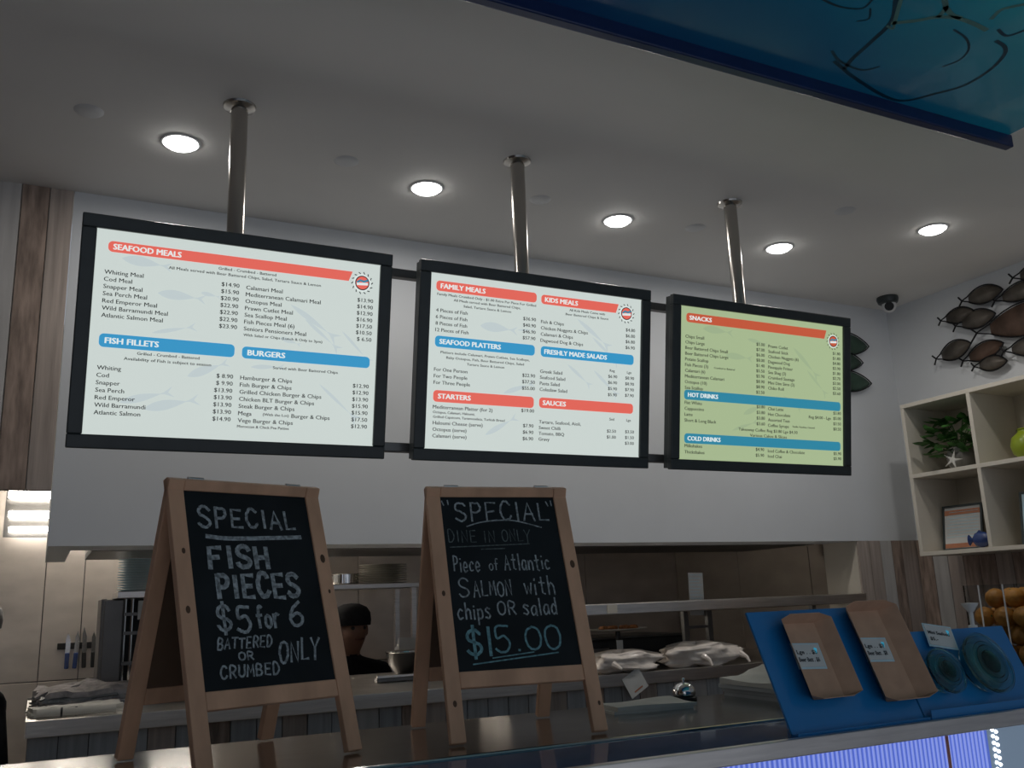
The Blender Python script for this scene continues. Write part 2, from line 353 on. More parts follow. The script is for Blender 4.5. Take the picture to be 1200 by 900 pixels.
# ------------------------------------------------------------------ menu lightboxes
BW, BH = .797, .5765
TILT = math.atan2(.086, .57)
hang = thing('menu_hanger', 'three steel ceiling poles and two rails carrying the lit menus', 'hanging frame', (1.3,2.46,CEIL))
for px_ in (.415, 1.301, 2.181):
    MB().tube([(px_,2.455,CEIL),(px_,2.455,2.545)], .0235, 20).build('pole', M['tube'], hang, smooth=True)
    MB().lathe([(.0235,-.014),(.030,-.012),(.044,-.006),(.046,0)], 24, Matrix.Translation((px_,2.455,CEIL))).build('flange', M['tube'], hang, smooth=True)
for rz in (2.567, 2.040):
    box('rail', (.10,2.470,rz-.013), (2.50,2.496,rz+.013), M['steeldark'], hang, bevel=.002)
for px_ in (.415, 1.301, 2.181):
    box('drop_bar', (px_-.012,2.472,2.04), (px_+.012,2.494,2.567), M['steeldark'], hang)
def menu(xl, label, green, paint):
    t = thing('menu_lightbox', label, 'menu board', (xl+BW/2, 2.423, 1.996), (TILT,0,0), 'lit menu boards')
    fwid = .0345
    def L(u, v): return (u-.5)*BW, (1-v)*BH
    for nm, a, b in (('frame_bar',(-BW/2,-.004,0),(BW/2,.016,fwid)),('frame_bar',(-BW/2,-.004,BH-fwid),(BW/2,.016,BH)),
                     ('frame_bar',(-BW/2,-.004,fwid),(-BW/2+fwid,.016,BH-fwid)),('frame_bar',(BW/2-fwid,-.004,fwid),(BW/2,.016,BH-fwid))):
        box(nm, a, b, M['frame'], t, bevel=.003, local=True)
    box('casing', (-BW/2+.004,.014,.004), (BW/2-.004,.042,BH-.004), M['frame'], t, local=True)
    p = box('lit_panel', (-BW/2+fwid-.002,.004,fwid-.002), (BW/2-fwid+.002,.012,BH-fwid+.002), M['litg' if green else 'lit'], t, local=True)
    Y = .0030
    def bar(u0, u1, v, col, cut=False, hv=.047):
        x0, z = L(u0, v); x1, _ = L(u1, v); h = hv*BH; r = min(h/2, .012)*.9; pts = []
        def corner(cx, cz, a0):
            for k in range(7):
                a = math.radians(a0+15*k); pts.append((cx+r*math.cos(a), cz+r*math.sin(a)))
        corner(x0+r, z-h/2+r, 180)
        if cut: pts.extend([(x1-.010,z-h/2),(x1,z+h/2)])
        else: corner(x1-r, z-h/2+r, 270); corner(x1-r, z+h/2-r, 0)
        corner(x0+r, z+h/2-r, 90)
        o = MB().prism([(a,b) for a,b in pts], -.0006, Matrix.Translation((0,.0036,0))).build('heading_bar', M[col], p, local=True)
    def tx(s, u, v, al='L', sz=.0150, w=None, sq=1.12):
        if not s: return
        x, z = L(u, v); q = MB()
        for e in (0, 1): put_text(q, s, x+e*.00045, z-sz*.35, sz, al, width=(w*BW if w else None), y=Y-e*.00004, sq=sq)
        q.build('menu_line', M['btext'], p, local=True)
    def hd(s, u, v, w=None, sz=.0205):
        x, z = L(u, v); q = MB()
        for e in range(4): put_text(q, s, x+e*.0006, z-sz*.345+(e%2)*.0004, sz, 'L', width=(w*BW if w else None), y=.0024-e*.00004)
        q.build('heading_text', M['bwhite'], p, local=True)
    def rows(l, u, v0, v1, al='L', sz=.0150, sq=1.12):
        n = len(l)
        for i, s in enumerate(l): tx(s, u, v0+(v1-v0)*i/max(1,n-1), al, sz, sq=sq)
    def fsh(u, v, ln, ang, h=.22):
        x, z = L(u, v); a = math.radians(ang); n = 12; up_, dn = [], []
        for k in range(n+1):
            q = k/n; wv = math.sin(math.pi*min(1,q*1.06)**.8)*h*.5 if q < .95 else .02
            up_.append((q*.82, wv)); dn.append((q*.82, -wv*.9))
        pts = up_ + [(1.,.10),(.9,.0),(1.,-.12)] + dn[::-1]
        pts = [(x+(px*math.cos(a)-pz*math.sin(a))*ln, z+(px*math.sin(a)+pz*math.cos(a))*ln) for px, pz in pts]
        n2 = len(pts); MB().add([Vector((px,.0037,pz)) for px, pz in pts], [tuple(range(n2))]).build('fish_print', M['bfishg' if green else 'bfish'], p, local=True)
    def logo(u, v):
        x, z = L(u, v); T = Matrix.Translation((x,.0034,z)) @ Matrix.Rotation(math.pi/2,4,'X')
        e = MB().lathe([(.0,.0006),(.0235,.0006),(.0235,0)], 28, T).build('emblem', M['bwhite'], p, local=True)
        MB().lathe([(.0,.0010),(.0205,.0010),(.0205,0)], 28, T).build('emblem_ring', M['btext'], e, local=True)
        MB().lathe([(.0,.0014),(.0178,.0014),(.0178,0)], 28, T).build('emblem_disc', M['bredg' if green else 'bred'], e, local=True)
        q = MB(); q.ribbon([(x-.014,z+.001),(x-.006,z+.007),(x+.004,z+.004),(x+.014,z+.008)], .006, None, .0017); q.build('emblem_wave', M['bblueg'], e, local=True)
        q = MB(); q.ribbon([(x-.014,z-.004),(x+.014,z-.002)], .007, None, .0016); q.build('emblem_band', M['bwhite'], e, local=True)
        q = MB()
        for k in range(14):
            a = 2*math.pi*k/14; q.ribbon([(x+.0265*math.cos(a), z+.0265*math.sin(a)), (x+.0305*math.cos(a+.12), z+.0305*math.sin(a+.12))], .0026, None, .0036)
        q.build('emblem_spray', M['btext'], e, local=True)
    paint(bar, tx, hd, rows, fsh, logo)
def paint1(bar, tx, hd, rows, fsh, logo):
    bar(.078,.858,.132,'bred',True); hd('SEAFOOD MEALS',.092,.132,.20)
    bar(.071,.476,.539,'bblue',hv=.058); hd('FISH FILLETS',.087,.539,.155); bar(.5,.934,.541,'bblue',hv=.054); hd('BURGERS',.517,.541,.122)
    logo(.894,.158)
    tx('Grilled - Crumbed - Battered',.503,.170,'C',.0105,w=.186); tx('All Meals served with Beer Battered Chips, Salad, Tartare Sauce & Lemon',.503,.194,'C',.0105,w=.491)
    rows(['Whiting Meal','Cod Meal','Snapper Meal','Sea Perch Meal','Red Emperor Meal','Wild Barramundi Meal','Atlantic Salmon Meal'],.072,.244,.431)
    rows(['$14.90','$15.90','$20.90','$22.90','$22.90','$22.90','$23.90'],.479,.240,.430,'R')
    rows(['Calamari Meal','Mediterranean Calamari Meal','Octopus Meal','Prawn Cutlet Meal','Sea Scallop Meal','Fish Pieces Meal (6)','Seniors Pensioners Meal'],.501,.243,.432)
    tx('With Salad or Chips (Lunch & Only to 3pm)',.501,.461,'L',.0098,w=.262)
    rows(['$13.90','$14.90','$12.90','$16.90','$17.50','$10.50','$ 6.50'],.936,.241,.430,'R')
    tx('Grilled - Crumbed - Battered',.275,.584,'C',.0105,w=.186); tx('Availability of Fish is subject to season',.275,.610,'C',.0105,w=.26)
    rows(['Whiting','Cod','Snapper','Sea Perch','Red Emperor','Wild Barramundi','Atlantic Salmon'],.071,.656,.846)
    rows(['$ 8.90','$ 9.90','$13.90','$13.90','$13.90','$13.90','$14.90'],.476,.655,.847,'R')
    tx('Served with Beer Battered Chips',.712,.600,'C',.0105,w=.22)
    rows(['Hamburger & Chips','Fish Burger & Chips','Grilled Chicken Burger & Chips','Chicken BLT Burger & Chips','Steak Burger & Chips','','Vege Burger & Chips'],.499,.656,.849)
    tx('Mega',.499,.817); tx('(With the Lot)',.578,.817,'L',.0095,w=.085); tx('Burger & Chips',.672,.817)
    tx('Moroccan & Chick Pea Patties',.498,.876,'L',.0098)
    rows(['$12.90','$12.90','$13.90','$15.90','$15.90','$17.50','$12.90'],.934,.656,.849,'R')
    fsh(.119,.178,.12,-4); fsh(.23,.312,.118,-2); fsh(.212,.822,.135,14,.2); fsh(.335,.668,.11,24); fsh(.14,.80,.13,16,.16); fsh(.65,.30,.16,-32,.10)
    fsh(.70,.36,.13,-38,.08); fsh(.22,.49,.11,14,.10); fsh(.36,.29,.05,-8); fsh(.62,.46,.06,-14); fsh(.53,.605,.09,4,.14); fsh(.76,.66,.15,-40,.06); fsh(.83,.40,.12,-44,.07)
def s2(u): return (u-.014)/.986
def paint2(bar, tx, hd, rows, fsh, logo):
    bar(s2(.079),s2(.485),.123,'bred',hv=.052); hd('FAMILY MEALS',s2(.095),.123,.178); bar(s2(.505),s2(.851),.126,'bred',True,.05); hd('KIDS MEALS',s2(.52),.126,.145)
    bar(s2(.082),s2(.483),.404,'bblue',hv=.056); hd('SEAFOOD PLATTERS',s2(.098),.404,.245); bar(s2(.509),s2(.926),.404,'bblue',hv=.056); hd('FRESHLY MADE SALADS',s2(.523),.404,.28)
    bar(s2(.083),s2(.485),.678,'bred',hv=.058); hd('STARTERS',s2(.10),.678,.128); bar(s2(.508),s2(.927),.675,'bred',hv=.055); hd('SAUCES',s2(.522),.675,.10)
    logo(s2(.888),.148); c1 = s2(.283)
    tx('Family Meals Crumbed Only - $1.00 Extra Per Piece For Grilled',c1,.165,'C',.0100,w=.405); tx('All Meals served with Beer Battered Chips,',c1,.188,'C',.0100,w=.275); tx('Salad, Tartare Sauce & Lemon',c1,.213,'C',.0100,w=.195)
    rows(['4 Pieces of Fish','6 Pieces of Fish','8 Pieces of Fish','12 Pieces of Fish'],s2(.081),.247,.346,sz=.0144); rows(['$36.90','$40.90','$46.90','$57.90'],s2(.484),.240,.341,'R',.0144)
    tx('All Kids Meals Come with',s2(.708),.166,'C',.0100,w=.162); tx('Beer Battered Chips & Sauce',s2(.708),.190,'C',.0100,w=.195)
    rows(['Fish & Chips','Chicken Nuggets & Chips','Calamari & Chips','Dagwood Dog & Chips'],s2(.506),.246,.345,sz=.0144); rows(['$4.80','$6.80','$6.80','$6.90'],s2(.930),.238,.336,'R',.0144)
    tx('Platters include Calamari, Prawn Cutlets, Sea Scallops,',c1,.457,'C',.0100,w=.362); tx('Baby Octopus, Fish, Beer Battered Chips, Salad',c1,.482,'C',.0100,w=.316); tx('Tartare Sauce & Lemon',c1,.507,'C',.0100,w=.152)
    rows(['For One Person','For Two People','For Three People'],s2(.082),.545,.610,sz=.0144); rows(['$22.90','$37.50','$55.00'],s2(.487),.538,.605,'R',.0144)
    tx('Reg',s2(.827),.473,'C',.0115); tx('Lge',s2(.906),.475,'C',.0115)
    rows(['Greek Salad','Seafood Salad','Pasta Salad','Coleslaw Salad'],s2(.508),.510,.605,sz=.0144); rows(['$6.90','$6.90','$5.90','$5.90'],s2(.850),.505,.605,'R',.0135); rows(['$8.90','$8.90','$7.90','$7.90'],s2(.929),.506,.602,'R',.0135)
    tx('Mediterranean Platter (for 2)',s2(.083),.732,sz=.0144); tx('Octopus, Calamari, Haloumi,',s2(.084),.758,sz=.0100); tx('Grilled Capsicum, Taramosalata, Turkish Bread',s2(.085),.781,sz=.0100,w=.285)
    rows(['Haloumi Cheese (serve)','Octopus (serve)','Calamari (serve)'],s2(.085),.811,.875,sz=.0144); tx('$19.00',s2(.487),.722,'R',.0144); rows(['$7.90','$6.90','$6.90'],s2(.486),.80,.867,'R',.0144)
    tx('Sml',s2(.829),.739,'C',.0115); tx('Lge',s2(.907),.739,'C',.0115)
    rows(['Tartare, Seafood, Aioli,','Sweet Chilli','Tomato, BBQ','Gravy'],s2(.509),.776,.866,sz=.0140); rows(['$2.50','$1.00'],s2(.849),.804,.836,'R',.0135); rows(['$3.50','$1.50','$3.00'],s2(.933),.802,.865,'R',.0135)
    fsh(.245,.302,.125,-2,.24); fsh(.66,.21,.15,-34,.10); fsh(.73,.30,.13,-38,.08); fsh(.35,.64,.11,20,.14); fsh(.62,.46,.11,-36,.10); fsh(.74,.48,.12,-40,.09); fsh(.28,.86,.12,30,.14); fsh(.40,.305,.06,6,.1)
def s3(u): return (u-.032)/.968
def paint3(bar, tx, hd, rows, fsh, logo):
    bar(s3(.104),s3(.861),.125,'bredg',True,.054); hd('SNACKS',s3(.118),.125,.115); bar(s3(.098),s3(.943),.571,'bblueg',hv=.056); hd('HOT DRINKS',s3(.115),.571,.155)
    bar(s3(.101),s3(.942),.820,'bblueg',hv=.056); hd('COLD DRINKS',s3(.115),.820,.17); logo(s3(.901),.162)
    rows(['Chips Small','Chips Large','Beer Battered Chips Small','Beer Battered Chips Large','Potato Scallop','Fish Pieces (3)','Calamari (6)','Mediterranean Calamari','Octopus (10)','Sea Scallop'],s3(.10),.235,.530)
    tx('Crumbed or Battered',s3(.245),.402,'L',.0090)
    rows(['$5.00','$7.00','$6.00','$8.00','$1.40','$5.50','$5.90','$8.90','$8.90','$2.50'],s3(.511),.234,.522,'R')
    rows(['Prawn Cutlet','Seafood Stick','Chicken Nuggets (6)','Dagwood Dog','Pineapple Fritter','Sea Shag (3)','Crumbed Sausage','Mini Dim Sims (3)','Chiko Roll'],s3(.531),.238,.492)
    rows(['$1.80','$1.80','$4.80','$3.90','$1.80','$2.70','$3.00','$2.50','$3.60'],s3(.943),.237,.489,'R')
    rows(['Flat White','Cappuccino','Latte','Short & Long Black'],s3(.10),.616,.717); rows(['$3.80','$3.80','$3.80','$3.60'],s3(.514),.609,.710,'R')
    rows(['Chai Latte','Hot Chocolate','Assorted Teas','Coffee Syrups'],s3(.531),.616,.716); tx('Vanilla, Hazelnut, Caramel',s3(.665),.714,'L',.0088); rows(['$3.80','$5.00','$3.50','$0.50'],s3(.945),.613,.712,'R')
    tx('Reg $4.00 - Lge',s3(.885),.648,'R'); tx('Takeaway Coffee Reg $3.80 Lge $4.30',s3(.534),.749,'C',.0142,w=.33); tx('Various Cakes & Slices',s3(.534),.781,'C',.0138,w=.205)
    rows(['Milkshakes','Thickshakes'],s3(.102),.862,.897); rows(['$4.90','$5.90'],s3(.51),.863,.897,'R'); rows(['Iced Coffee & Chocolate','Iced Chai'],s3(.531),.869,.90); rows(['$5.90','$5.90'],s3(.946),.865,.896,'R')
    fsh(.16,.178,.13,-2,.2); fsh(.66,.23,.16,-40,.10); fsh(.74,.36,.13,-42,.08); fsh(.28,.32,.12,-2,.2); fsh(.38,.66,.10,22,.2); fsh(.32,.76,.12,18,.1); fsh(.40,.21,.09,-8,.16); fsh(.60,.53,.10,-30,.1)
menu(.032, 'lit menu headed SEAFOOD MEALS with red and blue bars, left of three', False, paint1)
menu(.913, 'lit menu headed FAMILY MEALS and KIDS MEALS, middle of three', False, paint2)
menu(1.797, 'greenish lit menu headed SNACKS with drinks below, right of three', True, paint3)

# ------------------------------------------------------------------ serving counter
cz = 1.35
ct = thing('serving_counter', 'steel-topped glass serving counter with blue lit ribbed front', 'counter', (1.2,1.7,0))
box('steel_top', (-1.3,1.53,cz-.028), (2.95,1.985,cz), M['steeltop'], ct, bevel=.004)
MB().tube([(-1.3,1.985,cz-.016),(2.95,1.985,cz-.016)], .015, 14).build('back_rim', M['chrome'], ct, smooth=True)
box('glass_ledge', (-1.3,1.325,cz-.016), (2.95,1.528,cz-.004), M['glass'], ct, bevel=.002)
box('ledge_bed', (-1.3,1.335,cz-.034), (2.95,1.53,cz-.018), M['navy'], ct)
box('front_strip', (-1.3,1.308,cz-.030), (2.95,1.325,cz-.001), M['steel'], ct, bevel=.002)
box('counter_body', (-1.3,1.42,0), (2.95,1.96,cz-.034), M['steeldark'], ct)
box('lit_front', (-1.3,1.40,.35), (1.80,1.42,cz-.036), M['ribb'], ct)
mb = MB(); x = .9
while x < 1.79:
    mb.box((x,1.396,.36), (x+.0021,1.402,cz-.037)); x += .0118
mb.build('lit_ribs', M['ribw'], ct, kind='stuff')
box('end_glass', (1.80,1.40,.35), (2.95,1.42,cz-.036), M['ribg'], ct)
mb = MB()
for k in range(14):
    for q in range(2): mb.lathe([(0,.004),(.003,.003),(.004,0)], 8, Matrix.Translation((1.817+.011*q,1.400,cz-.05-.013*k-.005*q)) @ Matrix.Rotation(math.pi/2,4,'X'))
mb.build('led_strip', M['led'], ct)
box('orange_reflection_strip', (1.668,1.392,.36), (1.673,1.398,cz-.037), M['terra'], ct)  # solid orange strip standing in for a neon reflection
box('plinth', (-1.3,1.42,0), (2.95,1.44,.36), M['steeldark'], ct)

# ------------------------------------------------------------------ A-frame chalkboards
SF = {  # stroke letters in a 0..1 box
'S':[[(.9,.85),(.7,1),(.3,1),(.1,.82),(.2,.6),(.75,.42),(.92,.22),(.7,.02),(.3,0),(.05,.15)]],'P':[[(.12,0),(.12,1)],[(.12,1),(.7,.98),(.9,.75),(.7,.5),(.12,.46)]],
'E':[[(.9,1),(.12,1),(.12,0),(.9,0)],[(.12,.5),(.75,.52)]],'C':[[(.9,.82),(.65,1),(.3,.95),(.08,.6),(.1,.3),(.35,.02),(.7,.03),(.92,.2)]],'I':[[(.5,0),(.5,1)]],
'A':[[(0,0),(.48,1),(.95,0)],[(.2,.38),(.8,.38)]],'L':[[(.12,1),(.12,0),(.9,.02)]],'F':[[(.12,0),(.12,1),(.9,1)],[(.12,.5),(.7,.52)]],'H':[[(.1,0),(.1,1)],[(.9,0),(.9,1)],[(.1,.5),(.9,.52)]],
'B':[[(.12,0),(.12,1),(.65,.98),(.82,.76),(.6,.54),(.12,.52)],[(.6,.54),(.92,.3),(.7,.02),(.12,0)]],'T':[[(0,1),(1,1)],[(.5,1),(.5,0)]],'R':[[(.12,0),(.12,1),(.7,.98),(.88,.75),(.65,.52),(.12,.5)],[(.45,.5),(.95,0)]],
'D':[[(.12,0),(.12,1),(.6,.95),(.92,.6),(.88,.3),(.55,.02),(.12,0)]],'O':[[(.5,1),(.15,.85),(.03,.5),(.18,.12),(.5,0),(.85,.15),(.97,.5),(.85,.86),(.5,1)]],'U':[[(.1,1),(.12,.25),(.35,0),(.65,0),(.88,.25),(.9,1)]],
'M':[[(.03,0),(.15,1),(.5,.3),(.85,1),(.97,0)]],'N':[[(.1,0),(.1,1),(.9,0),(.9,1)]],'Y':[[(.0,1),(.45,.5),(.98,1)],[(.45,.5),(.4,-.15)]],'$':[[(.88,.8),(.65,.95),(.3,.92),(.12,.75),(.25,.56),(.75,.42),(.9,.22),(.65,.05),(.3,.06),(.08,.2)],[(.5,1.12),(.5,-.12)]],
'5':[[(.9,1),(.2,1),(.15,.55),(.6,.62),(.9,.35),(.7,.03),(.3,0),(.05,.12)]],'6':[[(.8,1),(.3,.7),(.08,.3),(.3,.0),(.75,.05),(.9,.32),(.6,.52),(.15,.36)]],'1':[[(.5,1),(.5,0)]],'0':[[(.5,1),(.15,.85),(.03,.5),(.18,.12),(.5,0),(.85,.15),(.97,.5),(.85,.86),(.5,1)]],
'.':[[(.42,.02),(.58,.02)]],'"':[[(.25,1.05),(.35,.8)],[(.6,1.08),(.62,.82)]],
'f':[[(.9,.95),(.6,1),(.4,.8),(.4,0)],[(.05,.55),(.8,.55)]],'o':[[(.5,.6),(.12,.45),(.12,.15),(.5,0),(.88,.15),(.88,.45),(.5,.6)]],'r':[[(.15,.6),(.2,0)],[(.2,.35),(.5,.6),(.9,.58)]],
'i':[[(.5,0),(.5,.55)],[(.48,.78),(.54,.84)]],'e':[[(.1,.3),(.85,.32),(.7,.58),(.35,.6),(.08,.3),(.35,.0),(.85,.08)]],'c':[[(.85,.5),(.5,.6),(.1,.35),(.3,.03),(.85,.08)]],'t':[[(.45,.95),(.48,.05),(.8,0)],[(.1,.62),(.85,.64)]],
'l':[[(.5,1),(.5,0)]],'a':[[(.85,.55),(.4,.6),(.08,.3),(.3,.0),(.8,.2),(.85,.55),(.9,0)]],'n':[[(.1,.6),(.1,0)],[(.1,.4),(.5,.6),(.85,.45),(.88,0)]],'w':[[(.0,.6),(.25,0),(.5,.45),(.75,0),(1,.6)]],
'h':[[(.12,1),(.12,0)],[(.12,.38),(.5,.6),(.85,.42),(.88,0)]],'p':[[(.12,.6),(.12,-.35)],[(.12,.5),(.6,.6),(.9,.3),(.6,.02),(.12,.1)]],'s':[[(.85,.52),(.4,.6),(.15,.46),(.8,.2),(.6,.0),(.1,.06)]],'d':[[(.85,1),(.87,0)],[(.85,.45),(.4,.6),(.1,.3),(.35,.0),(.85,.15)]]}
CURVY = set('SPCBRDOUfor5660$ecansphd')
def chalk(cb, mat, st, u0, u1, v0, v1, w, T, W, Hh, slant=0., gap=.28, rough=.02, double=False, sl=0.):
    """write one word with strokes inside the uv box of a board of size W x Hh"""
    mb = MB()
    tot = sum((.45 if ch in ' .I1il"' else 1.)+gap for ch in st) - gap
    k = (u1-u0)/tot; u = u0
    for ch in st:
        adv = .45 if ch in ' .I1il"' else 1.
        if ch in SF:
            jz = random.uniform(-.05,.05); js = random.uniform(.94,1.06)
            for rep in range(3 if double else 1):
                dj = (rep-1)*.0 if not double else (rep-1)*w*.55
                for line in SF[ch]:
                    pts = smooth_pts(line) if ch in CURVY else line
                    q = []
                    for (a, b) in pts:
                        a += random.uniform(-rough,rough)*.6; b = b*js+jz+random.uniform(-rough,rough)*.6
                        a2 = (a-.5)*(1.6 if adv < 1 and ch not in ' .' else 1)+.5 if ch in '"' else a
                        q.append(((u + a2*adv*k)*W + b*slant*(v1-v0)*Hh + dj, (1-(v1+(v0-v1)*b) + sl*(u-u0))*Hh + dj*.4))
                    mb.ribbon(q, w, T)
        u += (adv+gap)*k
    mb.build('chalk_word', M[mat], cb, local=True)
def aframe(label, cx, cy, rot, writing):
    Wd, s, h = .309, .160, .490
    t = thing('a_frame_chalkboard', label, 'chalkboard sign', (cx,cy,cz), (0,0,rot), 'countertop A-frame signs')
    Ls = math.hypot(s, h); st = .0295; th = .016
    for side in (-1, 1):
        d = Vector((0, side*s, -h)).normalized(); x = Vector((1,0,0)) * (1 if side < 0 else -1); n = x.cross(-d)   # n points outward
        # local: x across, y = -outward (depth), z up the leg ; origin at foot line centre
        T = frame_T((0, side*s, 0), x, -n, -d)
        for sx in (-1, 1):
            a, b = sorted((sx*Wd/2, sx*(Wd/2-st)))
            lg = MB().box((a,0,0.0070), (b,th,Ls-.003), T).build('leg', M['pine'], t, local=True, bevel=.002)
            for q in range(2 if side < 0 else 3):
                kz = random.uniform(.05,.42); kr = random.uniform(.003,.007)
                MB().lathe([(0,.0006),(kr*.6,.0006),(kr,.0002)], 10, T @ Matrix.Translation(((a+b)/2+random.uniform(-.006,.006),0,kz)) @ Matrix.Rotation(math.pi/2,4,'X') , sx=.8, sy=1.3).build('knot', M['knot'], lg, local=True)
        MB().box((-Wd/2+st,.001,Ls*.955), (Wd/2-st,th-.001,Ls-.003), T).build('top_rail', M['pine'], t, local=True, bevel=.002)
        MB().box((-Wd/2+st,.001,Ls*.200), (Wd/2-st,th-.001,Ls*.258), T).build('bottom_rail', M['pine'], t, local=True, bevel=.002)
        cb = MB().box((-Wd/2+st,.004,Ls*.258), (Wd/2-st,.010,Ls*.955), T).build('chalkboard', M['slate'], t, local=True)
        MB().box((-Wd/2+st,.010,Ls*.258), (Wd/2-st,.0125,Ls*.955), T).build('backing', M['mdf'], cb, local=True)
        if side < 0:
            W_, H_ = Wd-2*st, Ls*(.955-.258)
            TB = T @ Matrix.Translation((-W_/2, .0035, Ls*.258))
            writing(cb, TB, W_, H_)
    for sx in (-1, 1):
        MB().tube([(sx*.10-.015,0,h-.004),(sx*.10+.015,0,h-.004)], .004, 10).build('hinge', M['steel'], t, local=True, smooth=True)
def rule(cb, mat, pts, w, T, W, H): MB().ribbon(smooth_pts([(a*W, b*H) for a, b in pts]), w, T).build('chalk_line', M[mat], cb, local=True)
def write1(cb, T, W, H):
    def c(st, *a, **k): chalk(cb, 'chalkw', st, *a, T, W, H, **k)
    c('SPECIAL',.09,.88,.10,.20,.0055,rough=.05); rule(cb,'chalkw',[(.14,.752),(.3,.742),(.6,.748),(.9,.757)],.008,T,W,H)
    c('$5',.14,.40,.61,.73,.006,rough=.04); c('for',.44,.62,.61,.72,.0055,rough=.04); c('6',.70,.82,.595,.72,.006); c('ONLY',.57,.90,.80,.90,.0046,slant=.15,sl=.06,rough=.05)
    c('FISH',.13,.60,.30,.41,.0090,rough=.03); c('PIECES',.17,.82,.45,.565,.0088,rough=.03)
    c('BATTERED',.12,.53,.762,.812,.0032,slant=.2,rough=.05); c('OR',.27,.38,.830,.868,.0030); c('CRUMBED',.12,.56,.893,.947,.0034,slant=.1,rough=.05)
def write2(cb, T, W, H):
    def c(st, *a, m='chalkw', **k): chalk(cb, m, st, *a, T, W, H, **k)
    c('"',.0,.09,.045,.15,.0026); c('SPECIAL',.11,.94,.045,.155,.0040,rough=.05); c('"',.92,1.0,.035,.15,.0026)
    rule(cb,'chalkw',[(.20,.81),(.35,.838),(.6,.845),(.85,.80)],.0026,T,W,H)
    c('Piece',.05,.27,.365,.455,.0028,rough=.05); c('of',.345,.425,.385,.45,.0022); c('Atlantic',.48,.87,.365,.455,.0032,rough=.05)
    c('S',.07,.16,.495,.60,.0032); c('ALMON',.19,.51,.515,.60,.0030,rough=.05); c('with',.62,.88,.495,.60,.0032,rough=.05)
    c('chips',.04,.31,.635,.725,.0032,rough=.05); c('OR',.37,.52,.635,.705,.0032); c('salad',.58,.87,.625,.715,.0032,rough=.05)
    c('DINE',.03,.27,.215,.285,.0022,m='chalkf'); c('IN',.33,.43,.215,.285,.0022,m='chalkf'); c('ONLY',.49,.74,.215,.285,.0022,m='chalkf')
    rule(cb,'chalkf',[(.04,.687),(.72,.70)],.0022,T,W,H); rule(cb,'chalkf',[(.30,.672),(.50,.674)],.0020,T,W,H)
    c('$1',.08,.30,.78,.92,.0062,m='chalkb',gap=.2); c('5.00',.31,.86,.775,.905,.0042,m='chalkb',gap=.22); rule(cb,'chalkb',[(.12,.035),(.82,.072)],.0026,T,W,H); rule(cb,'chalkb',[(.28,.062),(.62,.082)],.0022,T,W,H)
aframe('pine A-frame chalkboard reading FISH PIECES $5 for 6, on the counter', .335, 1.776, .312, write1)
aframe('pine A-frame chalkboard reading SALMON $15.00, on the counter', .849, 1.756, -.124, write2)

# ------------------------------------------------------------------ blue display stands, trays and tubs
s_ax = Vector((0,.405,.914)).normalized(); n_ax = Vector((0,-.914,.405)).normalized()
P0 = Vector((1.221,1.345,cz-.003))
TS = frame_T(P0, (1,0,0), -n_ax, s_ax)          # x across, y into the sheet, z up the slope
def stand(label, x0, x1, L, lip):
    t = thing('blue_display_stand', label, 'display stand', (P0.x+(x0+x1)/2, P0.y, P0.z), group='blue sloping stands')
    MB().box((x0,0,0), (x1,.005,L), TS).build('sloping_sheet', M['blue'], t, bevel=.001)
    MB().box((P0.x+x0,P0.y-.014,P0.z), (P0.x+x1,P0.y-.011,P0.z+lip)).build('front_lip', M['blue'], t, bevel=.001)
    MB().box((P0.x+x0,P0.y-.012,P0.z), (P0.x+x1,P0.y+.004,P0.z+.003)).build('foot', M['blue'], t)
    mb = MB(); q = TS @ Vector((x0,.005,L*.75)); mb.box((P0.x+x0+.06,q.y,P0.z), (P0.x+x1-.06,q.y+.004,q.z)); mb.build('rear_prop', M['blue'], t)
stand('tall blue sloping stand behind the two cardboard trays', 0, .338, .236, .006)
stand('low blue sloping stand under the two clear tubs', .342, .70, .176, .018)
def tray(label, fx0, fx1, fz0, fz1, fl, hh):
    t = thing('cardboard_tray', label, 'food tray', TS @ Vector(((fx0+fx1)/2,0,fz0)), group='open cardboard trays')
    y0 = -.0015; k = .0016
    MB().box((fx0,y0-k,fz0), (fx1,y0,fz1), TS).build('tray_base', M['card'], t)
    def wall(p, q, o):
        # p,q base corners (x,z), o outward (x,z) flare
        vs = []
        for (a,b) in (p,q): vs.append(Vector((a,y0-k,b)))
        for (a,b) in (q,p): vs.append(Vector((a+o[0],y0-hh,b+o[1])))
        inn = [v + Vector((o[0],0,o[1])).normalized()*.0016 for v in vs]
        vs = [TS @ v for v in vs+inn]
        MB().add(vs, [(0,1,2,3),(7,6,5,4),(0,4,5,1),(1,5,6,2),(2,6,7,3),(3,7,4,0)]).build('tray_wall', M['card'], t)
    wall((fx0,fz0),(fx0,fz1),(-fl,0)); wall((fx1,fz0),(fx1,fz1),(fl,0)); wall((fx0,fz0),(fx1,fz0),(0,-fl*.3)); wall((fx0,fz1),(fx1,fz1),(0,fl*.35))
    for (a, b, o1, o2) in ((fx0,fz0,-1,-.3),(fx1,fz0,1,-.3),(fx0,fz1,-1,.35),(fx1,fz1,1,.35)):
        v = [Vector((a,y0-k,b)), Vector((a+o1*fl,y0-hh,b)), Vector((a,y0-hh,b+o2*fl))]
        v2 = [q + Vector((o1*.001,0,o2*.001)) for q in v]
        MB().add([TS @ q for q in v+v2], [(0,1,2),(5,4,3),(0,3,4,1),(1,4,5,2),(2,5,3,0)]).build('corner_fold', M['card'], t)
tray('left cardboard tray with price card on the blue stand', .078, .156, .060, .207, .024, .027)
tray('right cardboard tray with price card, taller than its neighbour', .256, .342, .042, .225, .027, .030)
